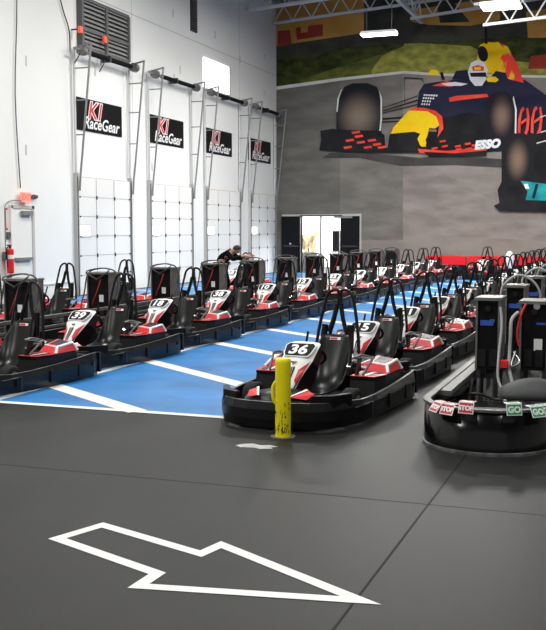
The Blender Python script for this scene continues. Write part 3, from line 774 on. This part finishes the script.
    for s in (-1, 1):
        b.add([fr(s*.95,3.9), fr(s*.95,2.9), fr(s*.9,1.6), fr(s*.62,1.9), fr(s*.55,2.8)], [(0,1,2,3,4)], 'red')
        b.add([fr(s*.97,2.6), fr(s*.97,1.2), fr(s*.86,1.2), fr(s*.88,2.0)], [(0,1,2,3)], 'black')
        b.add([fr(s*.22,3.1), fr(s*.10,3.1), fr(s*.14,1.5), fr(s*.24,1.5)], [(0,1,2,3)], 'black')
    b.add([fr(-.05,3.1), fr(.05,3.1), fr(.05,1.3), fr(-.05,1.3)], [(0,1,2,3)], 'grey')
    b.add([fr(-.25,3.75), fr(.25,3.75), fr(.0,3.35)], [(0,1,2)], 'grey')
    fa = b.build('fairing', t)
    u = Vector((0, -.2, .125)).normalized(); nrm = Vector((-1,0,0)).cross(u); c0 = Vector((0, .355, .585)) + nrm*.008
    b = MB(); pl = [(-.13,-.05),(-.11,-.09),(.11,-.09),(.13,-.05),(.145,.065),(.12,.10),(-.12,.10),(-.145,.065)]
    def onp(x, v, h): return c0 + Vector((-1,0,0))*x + u*v + nrm*h
    m = len(pl)
    b.add([onp(x, v, -.006) for x, v in pl] + [onp(x, v, .004) for x, v in pl], [tuple(range(m)), tuple(range(m, 2*m))] + [(i, (i+1)%m, (i+1)%m+m, i+m) for i in range(m)], 'white')
    pl2 = [(x*.93, v*.9) for x, v in pl]
    b.add([onp(x, v, .006) for x, v in pl2], [tuple(range(m))], 'matt')
    b.build('number_panel', fa)
    nb = MB(); text_on(nb, '36', .175, onp(0,.005,.006), (-1,0,0), u, 'white', offset=.006, lift=.003, sx=1.0)
    num = nb.build('race_number', fa)
    # steering wheel
    c = Vector((0, .08, .52)); ax = Vector((0, -.75, .66)).normalized(); a = Vector((1,0,0)); bb = ax.cross(a)
    b = MB(); b.tube([tuple(c + a*math.cos(q)*.14 + bb*math.sin(q)*(.125)) for q in [i*2*math.pi/20 for i in range(20)]], .015, 'matt', 7, 1, closed=True)
    for q in (R(-90), R(20), R(160)): b.cyl(tuple(c), tuple(c + a*math.cos(q)*.135 + bb*math.sin(q)*.12), .012, 'darkmetal', 6)
    b.cyl(tuple(c-ax*.02), tuple(c+ax*.02), .035, 'black', 10)
    sw = b.build('steering_wheel', t)
    MB().cyl(tuple(c), (0, .52, .13), .014, 'tube', 6).build('steering_column', sw)
    # seat
    path = [(.10,.16,.15,.02),(-.04,.13,.16,.05),(-.2,.115,.17,.08),(-.36,.15,.18,.10),(-.46,.27,.19,.10),(-.53,.42,.19,.07),(-.59,.56,.165,.035),(-.62,.645,.13,.01)]
    U = [-1,-.93,-.8,-.6,-.3,0,.3,.6,.8,.93,1]; rs = []
    P = [Vector((0, y, z)) for y, z, _, _ in path]
    for i, (y, z, hw, lip) in enumerate(path):
        tt = (P[min(i+1, 7)] - P[max(i-1, 0)]).normalized(); nn = Vector((1,0,0)).cross(tt); 
        if nn.z < 0 and i < 4: nn = -nn
        if i >= 4 and nn.y < 0: nn = -nn
        rs.append([tuple(P[i] + Vector((uu*hw*(1 if abs(uu) < .9 else 1.0), 0, 0)) + nn*lip*abs(uu)**3.2) for uu in U])
    b = MB(); b.rings(rs, 'seat', False, False, True); seat = b.build('seat', t)
    sm = seat.modifiers.new('thick', 'SOLIDIFY'); sm.thickness = .018; sm.offset = 0
    sb = seat.modifiers.new('sub', 'SUBSURF'); sb.levels = 1; sb.render_levels = 1
    b = MB(); b.box((-.055,-.006,-.014), (.055,.006,.014), 'white'); b.box((-.02,-.008,-.01), (.05,.008,.01), 'redpad')
    o = b.build('seat_badge', seat, (0, -.585, .60)); o.rotation_euler = (R(22), 0, 0)
    # red base under seat front
    b = MB(); b.prism([(-.25,.24),(.25,.24),(.28,-.02),(-.28,-.02)], 'z', .105, .135, 'redpad')
    b.prism([(-.25,.27),(.25,.27),(.25,.24),(-.25,.24)], 'z', .08, .135, 'black')
    b.build('seat_base', t)
    # buckles
    for s in (-1, 1):
        b = MB(); b.box((-.02,-.03,-.05), (.02,.03,.05), 'chrome'); b.tube([(0,0,.04),(-s*.02,-.1,.14),(-s*.06,-.22,.26)], .013, 'matt', 6)
        o = b.build('belt_buckle', t, (s*.225, -.34, .34)); o.rotation_euler = (R(-25), R(10*s), 0)
    # roll hoops
    for s in (-1, 1):
        b = MB(); b.tube([(s*.25,-.60,.12),(s*.23,-.62,.40),(s*.20,-.66,.68),(s*.155,-.69,.92),(s*.125,-.70,1.02),(s*.07,-.70,1.065),(s*.018,-.70,1.06),(s*.012,-.70,.97),(s*.04,-.68,.80),(s*.085,-.66,.64),(s*.12,-.64,.45)], .0165, 'tube', 7, 3)
        h = b.build('roll_hoop', t)
        b = MB(); b.tube([(s*.145,-.60,.46),(s*.14,-.63,.60),(s*.13,-.65,.73)], .034, 'black', 8, 2); b.build('hoop_pad', h)
        b = MB(); b.tube([(s*.022,-.685,.93),(s*.045,-.665,.80),(s*.09,-.645,.66)], .022, 'matt', 7, 2); b.build('shoulder_strap', h)
    # side pods
    for s in (-1, 1):
        b = MB()
        b.rings([[(s*.35,.20,.05),(s*.60,.20,.05),(s*.63,.0,.05),(s*.635,-.50,.05),(s*.35,-.55,.05)],
                 [(s*.35,.16,.27),(s*.58,.16,.27),(s*.625,-.02,.29),(s*.63,-.50,.31),(s*.35,-.53,.31)]], 'podgrey', True, True)
        pod = b.build('side_pod', t)
        b = MB()
        def q(pts, m): b.add(pts, [tuple(range(len(pts)))], m)
        # low front plate
        b.prism([(s*.35,.17),(s*.58,.17),(s*.63,-.02),(s*.63,-.16),(s*.35,-.2)], 'z', .275, .300, 'black')
        q([(s*.35,.17,.302),(s*.58,.17,.302),(s*.63,-.02,.302),(s*.63,-.16,.302),(s*.35,-.2,.302)], 'red')
        q([(s*.38,.13,.3035),(s*.55,.13,.3035),(s*.585,.0,.3035),(s*.58,-.14,.3035),(s*.39,-.16,.3035)], 'black')
        q([(s*.46,.13,.305),(s*.49,.13,.305),(s*.52,-.13,.305),(s*.47,-.13,.305)], 'white')
        # raised rear block
        lo = [(s*.37,-.16,.30),(s*.62,-.12,.30),(s*.64,-.50,.30),(s*.37,-.54,.31)]
        hi = [(s*.40,-.24,.375),(s*.585,-.20,.36),(s*.60,-.46,.385),(s*.40,-.49,.41)]
        b.rings([lo, hi], 'red', True); b.tube([lo[1], hi[1], hi[2], lo[2]], .017, 'white', 5, 1); b.tube([hi[0], hi[1]], .010, 'white', 5, 1)
        e = .004
        q([(hi[0][0],hi[0][1],hi[0][2]+e),(hi[1][0],hi[1][1],hi[1][2]+e),(hi[2][0],hi[2][1],hi[2][2]+e),(hi[3][0],hi[3][1],hi[3][2]+e)], 'red')
        q([(s*.43,-.28,.385),(s*.545,-.26,.374),(s*.575,-.44,.394),(s*.44,-.46,.414)], 'black')
        b.build('pod_cover', pod)
        pod.location = (0, -.17, .035)
        b = MB()   # bent guard plate over the pod
        b.prism([(.10,.30),(.0,.44),(-.10,.46),(-.04,.40),(.02,.30)], 'x', s*.38-.006, s*.38+.006, 'black')
        b.tube([(s*.34,.02,.44),(s*.40,-.02,.47),(s*.50,-.06,.45),(s*.46,.12,.31)], .012, 'grey', 6, 1)
        b.add([(s*.33,.04,.46),(s*.36,-.06,.475),(s*.52,-.10,.44),(s*.50,-.02,.43)], [(0,1,2,3)], 'grey')
        b.build('guard_bracket', pod)
    # wheels
    for s in (-1, 1):
        for y, r_, w_, xx in ((.30, .140, .125, .47), (-.86, .135, .17, .47)):
            b = MB(); x0, x1 = s*(xx-w_/2), s*(xx+w_/2); N_ = 20
            prof = [(x0, .6), (x0, .9), (x0+(x1-x0)*.15, 1), (x0+(x1-x0)*.85, 1), (x1, .9), (x1, .6)]
            b.rings([[(x, y+r_*k*math.cos(a), .136+r_*k*math.sin(a)) for a in [i*2*math.pi/N_ for i in range(N_)]] for x, k in prof], 'rubber', True, False, True)
            wh = b.build('wheel', t)
            b = MB(); b.rings([[(x, y+r_*k*math.cos(a), .136+r_*k*math.sin(a)) for a in [i*2*math.pi/12 for i in range(12)]] for x, k in ((x1, .6), (x1-s*.03, .5), (x1-s*.02, .2), (x1+s*.006, .16), (x1+s*.006, .02))], 'alu', True, True, False)
            b.build('rim', wh)
    # motor housing behind seat
    b = MB(); b.cbox((-.28,-.98,.10), (.28,-.72,.30), 'black', .03); b.cbox((-.13,-.94,.30), (.13,-.76,.36), 'podgrey', .02); b.build('motor_housing', t)
    return t, num, (c0, u, onp)
kart, num_obj, (c0, uu, onp) = build_kart()
index_children()
NUMS = {}
def number_mesh(s):
    if s not in NUMS:
        nb = MB(); text_on(nb, s, .175, onp(0,.005,.006), (-1,0,0), uu, 'white', offset=.006, lift=.003, sx=1.0)
        o = nb.build('race_number'); NUMS[s] = o.data; D.objects.remove(o)
    return NUMS[s]
def place_kart(x, y, rz, label, group, number):
    global used
    if not used: r = kart; used = True
    else: r = copy_tree(kart)
    r.location = (x, y, 0); r.rotation_euler = (0, 0, rz); r['label'] = label; r['group'] = group
    def walk(o):
        for c in [q for q in D.objects if q.parent == o]:
            if c.name.startswith('race_number'): c.data = number_mesh(number)
            walk(c)
    fa = [c for c in r.children if c.name.startswith('fairing')][0]
    for c in fa.children:
        if c.name.startswith('race_number'): c.data = number_mesh(number)
    return r
used = False
NB = ['36', '15', '21', '5', '14', '27', '9', '11', '24', '30', '8', '40']
for k in range(12):
    lab = {0: 'racing kart number 36, foremost of the right row, behind the yellow bollard',
           1: 'racing kart number 15, second in the right row'}.get(k, 'black and red racing kart, %s from the camera in the right row' % ORD[k])
    place_kart(-2.755, 8.69+2.18*k, R(177+random.uniform(-.6,.6)), lab, 'karts parked in the right row', NB[k])
NA = ['7', '39', '18', '38', '10', '12', '32', '7', '25', '31', '4', '22']
for k in range(12):
    lab = 'racing kart, %s from the camera in the left row' % ORD[k]
    if k == 0: lab = 'nearest racing kart of the left row, cut off by the left edge'
    if k == 2: lab = 'racing kart with white number 18, third in the left row'
    place_kart(-6.42, 8.90+2.2*k, R(177+random.uniform(-.8,.8)), lab, 'karts parked in the left row', NA[k])
for k, y in enumerate((12.3, 14.47, 16.65, 23.1)):
    place_kart(-9.35, y, R(178), ['racing kart behind the left cabinets, at the left edge', 'racing kart behind the cabinets, hoops against the white wall left of the dock doors',
        'racing kart behind the cabinets, hoops in front of the first dock door', 'racing kart behind the cabinets, the one the bending person reaches for'][k], 'karts behind the left charging cabinets', ['6', '2', '17', '28'][k])

# ================================================================== ISLANDS
# right island: glossy kerb guard with round end, steel rim
def island(cx, cy, rr, yend, h, name, label, mwall, mrim):
    t = thing(name, label, 'barrier', (cx, cy, 0))
    out = [(-rr, yend-cy)] + [(rr*math.cos(a), rr*math.sin(a)) for a in [R(180+i*7.5) for i in range(25)]] + [(rr, yend-cy)]
    def ring(d, z): return [(x*(rr+d)/rr if i not in () else x, (y*(rr+d)/rr if 0 < i < len(out)-1 else y), z) for i, (x, y) in enumerate(out)]
    b = MB(); b.rings([ring(0, .0), ring(0, h), ring(-.03, h), ring(-.03, .0)], mwall, False, False, True); 
    o = b.build('guard_wall', t)
    for pl in o.data.polygons: pl.use_smooth = False if abs(pl.normal.z) > .5 else True
    b = MB(); b.rings([ring(.008, h-.012), ring(.008, h+.006), ring(-.05, h+.006), ring(-.05, h-.012)], mrim, False); b.build('steel_rim', t)
    b = MB(); b.rings([ring(.012, .0), ring(.012, .02), ring(0, .025)], 'scuff', False); b.build('kick_strip', t)
    b = MB(); b.prism([(x*.96, y*.96) for x, y in out], 'z', .02, .10, 'matt'); b.build('deck', t)
    return t
ri = island(-1.04, 7.80, .50, 34, .335, 'charging_island', 'glossy black round-ended guard wall with steel rim, front right', 'gloss', 'grey')
MB().box((-.5, .35, .29), (-.36, 26, .332), 'grey').build('side_shelf', ri)
MB().tube([(-.30, -.12, .26), (.05, -.02, .26), (.40, -.06, .26)], .02, 'steel', 6).build('cross_rail', ri)
li = thing('guard_rail', 'long low black guard rail with grey top bars behind the left kart row', 'guard rail', (-7.42, 8, 0))
MB().box((-.05, 0, 0), (.0, 27, .30), 'skirt').build('rail_board', li)
MB().box((-.07, 0, .46), (.0, 27, .50), 'grey').build('top_bar', li)
MB().box((-.06, 0, .33), (.0, 27, .36), 'grey').build('middle_bar', li)
for k in range(14): MB().box((-.08, k*2.05, 0), (-.05, k*2.05+.05, .5), 'darkmetal').build('rail_post', li)
struct(MB().box((-8.37, 10.6, 0), (-7.55, 35, .10), 'matt').build('trim_6'))

# charging cabinets
def cabinet(w, d, tint, sticker=True, z0=.36, z1=1.03, loops=True, red=True):
    t = thing('charging_cabinet', '', 'charging cabinet')
    b = MB(); hw, hd = w/2, d/2; th = .018
    b.box((-hw, -hd, z0), (-hw+th, hd, z1-.02), 'steel'); b.box((hw-th, -hd, z0), (hw, hd, z1-.02), 'steel')
    b.box((-hw-.01, -hd-.015, z1-.028), (hw+.01, hd+.01, z1), 'steel'); b.box((-hw, hd-th, z0), (hw, hd, z1-.02), 'steel')
    b.build('housing', t)
    b = MB(); b.box((-hw+th, -hd+.035, z0), (hw-th, -hd+.05, z1-.028), 'black'); b.box((-hw+th, -hd, z0), (hw-th, hd-th, z0+.02), 'black')
    fp = b.build('front_panel', t)
    b = MB()
    for s in (-1, 1): b.box((s*.05-.035, -hd+.015, z0+.03), (s*.05+.035, -hd+.034, z0+.19), 'podgrey')
    b.build('lower_hatch', fp)
    if sticker: MB().box((.0, -hd+.028, z1-.46), (.075, -hd+.033, z1-.35), 'white').build('white_sticker', fp)
    MB().box((hw+.001, -hd+.2, z1-.30), (hw+.004, -hd+.27, z1-.22), 'blue').build('blue_sticker', t) if tint else None
    for sx in (-1, 1):
        for sy in (-1, 1): MB().box((sx*(hw-.03)-.018, sy*(hd-.03)-.018, .101), (sx*(hw-.03)+.018, sy*(hd-.03)+.018, z0+.01), 'darkmetal').build('leg', t)
    b = MB()
    b.cyl((.0, -hd+.035, z1-.10), (.0, -hd+.0, z1-.10), .028, 'podgrey', 10); b.build('socket', fp)
    for i in range(2 if loops else 0):
        b = MB(); s = 1 if i else -1
        if loops:
            b.tube([(s*.02, -hd-.03, z1-.12), (-s*(hw*.9), -hd-.05, z1-.0), (-s*hw*.6, -hd*.3, z1+.05), (s*hw*.4, 0, z1+.055), (s*(hw+.05), -.05, z1-.02), (s*(hw+.09), -.10, z1-.3), (s*(hw+.05), -hd-.1, z1-.6), (s*.1, -hd-.08, z0-.1), (s*.05, -hd+.06, z0-.22)], .012, 'cable', 6, 4)
        b.build('charging_cable', t)
    if not red: return t
    b = MB(); b.tube([(.06, -hd-.02, z1-.1), (.03, -hd-.06, z1-.25), (-.05, -hd-.05, z1-.42), (-.09, -hd-.02, z1-.5)], .008, 'redcable', 6); b.build('red_lead', t)
    return t
cb = cabinet(.40, .36, True, True, .2, .99)
index_children()
for k in range(11):
    r = cb if k == 0 else copy_tree(cb)
    r.location = (-7.88, 11.5+.2+2.2*k, 0)
    r['label'] = 'black charging cabinet with steel sides, %s from the camera behind the left kart row' % ORD[k]
    r['group'] = 'charging cabinets behind the left kart row'
c2 = cabinet(.22, .40, False, False, loops=False, red=False)
MB().prism([(-.07,-.03),(.05,-.03),(.05,.0),(.06,.0),(.06,.03),(.02,.03),(.01,.015),(-.02,.02),(-.07,.02)], 'y', -.178, -.172, 'blue').build('blue_sticker', c2, (0, 0, .80))
c2.location = (-1.27, 9.50, 0); c2['label'] = 'black charging cabinet with blue label, left one at the island end'; c2['group'] = 'charging cabinets on the right island'
index_children()
c3 = cabinet(.26, .42, False, True, z1=1.0, loops=False, red=False)
MB().box((.02, -.178, .66), (.10, -.172, .68), 'blue').build('blue_sticker', c3, (0, 0, .12))
MB().cyl((.02, -.19, .95), (.02, -.17, .95), .03, 'chrome', 12).build('silver_dial', c3)
c3.location = (-.865, 9.62, 0); c3['label'] = 'black charging cabinet with white notice, at the right edge on the island'; c3['group'] = 'charging cabinets on the right island'
index_children()
for k in range(7):
    r = copy_tree(c2); r.location = (-1.27, 11.7+2.2*k, 0)
    r['label'] = 'black charging cabinet on the right island, %s behind the blue labelled one' % ORD[k]; r['group'] = 'charging cabinets on the right island'
for k in range(2):
    r = copy_tree(c3); r.location = (-.80, 11.8+2.2*k, 0)
    r['label'] = 'black charging cabinet on the island, %s behind the one at the right edge' % ORD[k]; r['group'] = 'charging cabinets on the right island'
# hose arches over the right cabinets
for k in range(6):
    b = MB(); y = 11.6 + 2.2*k; x = -1.24
    b.tube([(x-.20, y, .45), (x-.20, y, .92), (x-.15, y, 1.05), (x-.02, y, 1.14), (x+.12, y, 1.10), (x+.22, y, .98), (x+.24, y, .8), (x+.26, y-.05, .3)], .013, 'hose', 7)
    o = b.build('hose_arch'); tag(o, 'pale arched hose looping over a cabinet on the right island, %s from the camera' % ORD[k], 'hose', 'arched hoses on the right island')
# loose hoses between the front two cabinets
b = MB(); b.tube([(-1.00, 9.32, .90), (-1.045, 9.22, .84), (-1.05, 9.2, .70), (-1.055, 9.2, .55), (-1.05, 9.15, .40), (-1.0, 9.05, .22), (-1.06, 8.9, .14)], .016, 'hose', 8)
b.tube([(-1.15, 9.25, .95), (-1.13, 9.2, .78), (-1.14, 9.1, .5), (-1.13, 9.05, .3), (-1.03, 8.95, .16)], .012, 'hose', 8)
tag(b.build('charging_hose'), 'pale grey hose hanging between the two front cabinets', 'hose')
b = MB(); b.tube([(-.93, 9.33, .98), (-.97, 9.3, .88), (-1.0, 9.28, .72), (-.98, 9.27, .6)], .012, 'redcable', 8)
tag(b.build('charging_lead'), 'red cable hanging left of the right-edge cabinet', 'cable')
b = MB(); b.cbox((-.035,-.03,-.035), (.035,.03,.035), 'red', .01); b.cyl((0,0,.035), (0,0,.07), .012, 'matt', 6)
tag(b.build('charging_plug', None, (-1.09, 9.12, .45)), 'small red plug hanging between the front cabinets', 'plug')
b = MB(); b.tube([(-1.02,9.2,.55),(-.96,9.15,.47),(-1.03,9.12,.43),(-1.0,9.18,.56)], .008, 'chrome', 6)
tag(b.build('cable_hook'), 'small pale triangular hook beside the hanging hose', 'hook')
b = MB()
for i in range(5): b.cyl((-1.40+i*.07, 9.1, .10), (-1.38+i*.06, 9.15, .30), .016, 'grey', 6)
b.tube([(-1.5, 9.0, .14), (-1.3, 8.9, .20), (-1.15, 9.0, .14), (-.95, 8.85, .18)], .014, 'cable', 6)
tag(b.build('cable_bundle'), 'dark tangle of cables under the blue labelled cabinet', 'cables')
# grey moulded cover
b = MB(); rs = []
for i in range(9):
    q = i/8; x = -.40 + .62*q; h = .17*math.sin(math.pi*min(1, q*.85+.12))**.8; wv = .16*math.sin(math.pi*(q*.86+.09))**.5
    rs.append([(x, -wv*math.cos(a), h*math.sin(a)) for a in [R(180*j/10) for j in range(11)]])
b.rings(rs, 'cover', False, True, True)
o = b.build('moulded_cover', None, (-.63, 8.35, .28)); o.rotation_euler = (0, 0, R(8)); o.modifiers.new('t', 'SOLIDIFY').thickness = .01
tag(o, 'dark grey curved moulded cover lying inside the guard wall end', 'cover')
MB().box((-.05,-.02,.005), (.0,.02,.06), 'grey').build('cover_clip', o, (.02, -.17, 0))

# hanging STOP and GO flaps on the rim
def flap(px, py, text, m, label, rz=0, tilt=0, grp='STOP', w=.115, h=.085):
    # find the spot on the rim nearest the sight line: the rim circle centre (-1.04,7.80) r .51
    best = None
    for i in range(721):
        a = R(180 + i*.25); p = Vector((-1.04+.512*math.cos(a), 7.80+.512*math.sin(a), .325))
        d = (p-CAM); v = RM.inverted() @ d; x = 273 + F*v.x/-v.z
        if best is None or abs(x-px) < best[0]: best = (abs(x-px), a, p)
    _, a, p = best
    t = thing('signal_flap', label, 'sign', (p.x, p.y, .345+(.05 if tilt < 0 else .02)), a + R(90) + R(rz), grp)
    # local: -y is outward
    dirn = Vector((0, -math.sin(R(25+tilt)), -math.cos(R(25+tilt))))
    b = MB(); n_ = Vector((0, -math.cos(R(25+tilt)), math.sin(R(25+tilt))))
    def pl(u, v, e): q = Vector((0,-.012,0)) + Vector((u,0,0)) + dirn*v + n_*e; return tuple(q)
    def plate(b, u0, u1, v0, v1, e0, e1, m):
        b.add([pl(u0,v0,e0), pl(u1,v0,e0), pl(u1,v1,e0), pl(u0,v1,e0), pl(u0,v0,e1), pl(u1,v0,e1), pl(u1,v1,e1), pl(u0,v1,e1)], [(0,3,2,1),(4,5,6,7),(0,1,5,4),(1,2,6,5),(2,3,7,6),(3,0,4,7)], m)
    plate(b, -w/2, w/2, 0, h, 0, .004, 'white'); plate(b, -w/2+.006, w/2-.006, .006, h-.006, .004, .005, m)
    text_on(b, text, .062 if len(text) < 4 else .047, pl(0, h/2, .005), (1,0,0), tuple(-dirn), 'white', offset=.003, lift=.001)
    b.build('front_card', t)
    b = MB(); b.box((-w/2, -.012, .0), (w/2, .045, .004), 'white')
    text_on(b, text, .05, (0, .02, .004), (1,0,0), (0,1,0), m, offset=.002, lift=.001)
    b.build('top_card', t)
    return t
flap(440, 0, 'STOP', 'signred', 'red and white STOP flap at the left end of the rim', -14, 12, 'red STOP flaps')
flap(450, 0, 'STOP', 'signred', 'red STOP flap in the middle of the three, mirrored in the wall', 0, 4, 'red STOP flaps')
flap(467, 0, 'STOP', 'signred', 'red STOP flap rightmost of the three on the rim', 0, -12, 'red STOP flaps')
flap(513, 0, 'GO', 'signgreen', 'green GO flap leftmost, with a wide white top card', 0, -12, 'green GO flaps')
flap(535, 0, 'GO', 'signgreen', 'green GO flap in the middle of the green ones', -6, 6, 'green GO flaps')
flap(544.5, 0, 'GO', 'signgreen', 'green GO flap cut off by the right edge', -12, 6, 'green GO flaps')

# ================================================================== RED BARRIER at the far end
x0 = -7.2
t = thing('red_barrier', 'long red barrier along the foot of the mural wall', 'barrier', (x0, 36.2, 0))
b = MB(); Z0, Z1 = .40, .72
for i in range(11): b.cbox((i*1.5, -.1, Z0), (i*1.5+1.47, .1, Z1), 'barred', .04)
b.build('red_panel', t)
b = MB()
for i in range(11): b.cbox((i*1.5, -.12, 0), (i*1.5+1.47, .12, Z0), 'skirt', .04)
b.build('black_base', t)
place_kart(-4.85, 34.3, R(178), 'lone racing kart by the red barrier in front of the mural', 'karts parked by the barrier', '16')
q = wall_at(474, 256, 35)
b = MB(); 
rs = [[(.17*math.cos(a)*k, .14*math.sin(a)*k, z) for a in [R(i*30) for i in range(12)]] for z, k in ((.3,.6),(.45,1),(.65,1.05),(.8,.8),(.9,.45),(.93,.05))]
b.rings(rs, 'white', True, True, True); b.cyl((0,0,0), (0,0,.35), .08, 'matt', 8)
tag(b.build('covered_post', None, (q.x+1.15, 35.5, 0)), 'white covered post in front of the red barrier', 'post')

# ================================================================== PERSON
def person():
    X, Y = side_at(222, 260, -8.75).x, side_at(222, 260, -8.75).y
    t = thing('person', 'person in black bending over beside the left charging cabinets', 'person', (X+.12, Y, 0), R(8))
    def skin(name, joints, edges, mt, parent, root=0):
        me = D.meshes.new(name); me.from_pydata([j[0] for j in joints], edges, []); me.materials.append(M[mt])
        o = D.objects.new(name, me); COL.objects.link(o); o.parent = parent
        md = o.modifiers.new('skin', 'SKIN'); md.use_smooth_shade = True
        for i, j in enumerate(joints):
            sv = me.skin_vertices[0].data[i]; r_ = j[1]; sv.radius = (r_, r_) if not isinstance(r_, tuple) else r_; sv.use_root = (i == root)
        s = o.modifiers.new('sub', 'SUBSURF'); s.levels = 1; s.render_levels = 2
        return o
    pel, belly, chest, neck, head = (-.16,0,.86), (-.10,0,.99), (.06,0,1.13), (.17,0,1.19), (.25,0,1.20)
    J = [(pel,.13),(belly,.12),(chest,.14),(neck,.055),((.24,0,1.215),.085),((.31,0,1.18),.07),
         ((.06,.19,1.14),.06),((.22,.24,1.0),.045),((.40,.22,1.08),.035),((.50,.2,1.1),.03),
         ((.06,-.19,1.14),.06),((.20,-.24,1.0),.045),((.42,-.20,1.08),.035),((.58,-.16,1.06),.03),
         ((-.14,.1,.82),.09),((-.02,.12,.46),.065),((-.08,.13,.1),.045),((.06,.14,.04),.04),
         ((-.14,-.1,.82),.09),((-.04,-.12,.46),.065),((-.12,-.13,.1),.045),((.02,-.14,.04),.04)]
    E_ = [(0,1),(1,2),(2,3),(3,4),(4,5),(2,6),(6,7),(7,8),(8,9),(2,10),(10,11),(11,12),(12,13),(0,14),(14,15),(15,16),(16,17),(0,18),(18,19),(19,20),(20,21)]
    body = skin('body', J, E_, 'skin', t)
    # fingers
    for hx, hy, hz in ((.50,.2,1.1), (.58,-.16,1.06)):
        for i in range(4):
            o = MB().tube([(hx,hy-.02+i*.013,hz),(hx+.05,hy-.024+i*.016,hz-.004),(hx+.085+.008*(i in (1,2)),hy-.024+i*.016,hz-.03)], .008, 'skin', 6).build('finger', t)
        MB().tube([(hx-.01,hy+.01,hz),(hx+.03,hy+.045,hz-.02),(hx+.06,hy+.045,hz-.035)], .009, 'skin', 6).build('thumb', t)
    JJ = [(pel,.14),(belly,.135),(chest,.155),((.13,0,1.17),.08)] + [((.06,.19,1.14),.075),((.22,.24,1.0),.057),((.38,.22,1.07),.047),((.06,-.19,1.14),.075),((.20,-.24,1.0),.057),((.40,-.20,1.075),.047)]
    skin('jacket', JJ, [(0,1),(1,2),(2,3),(2,4),(4,5),(5,6),(2,7),(7,8),(8,9)], 'cloth', t)
    JT = [((-.16,0,.87),.145),((-.14,.1,.82),.105),((-.02,.12,.46),.08),((-.08,.13,.09),.06),((-.14,-.1,.82),.105),((-.04,-.12,.46),.08),((-.12,-.13,.09),.06)]
    skin('trousers', JT, [(0,1),(1,2),(2,3),(0,4),(4,5),(5,6)], 'cloth', t)
    rs = [[(.235+.10*math.cos(a)*k, .095*math.sin(a)*k, 1.215+z) for a in [R(i*30) for i in range(12)]] for z, k in ((.0,1),(.04,1.0),(.075,.75),(.098,.3))]
    MB().rings(rs, 'hair', True, True, True).build('hair', t)
    for s in (-1, 1): MB().cbox((-.10 if s>0 else -.14, s*.135-.045, 0), (.12 if s>0 else .08, s*.135+.045, .07), 'matt', .02).build('shoe', t)
person()

# ================================================================== WORLD
wd = D.worlds.new('world'); SC.world = wd; wd.use_nodes = True
wd.node_tree.nodes['Background'].inputs[0].default_value = (1, .985, .95, 1)
wd.node_tree.nodes['Background'].inputs[1].default_value = .38
SC.view_settings.view_transform = 'Standard'; SC.view_settings.look = 'None'
SC.view_settings.gamma = 1; SC.view_settings.use_curve_mapping = False
SC.view_settings.exposure = 0
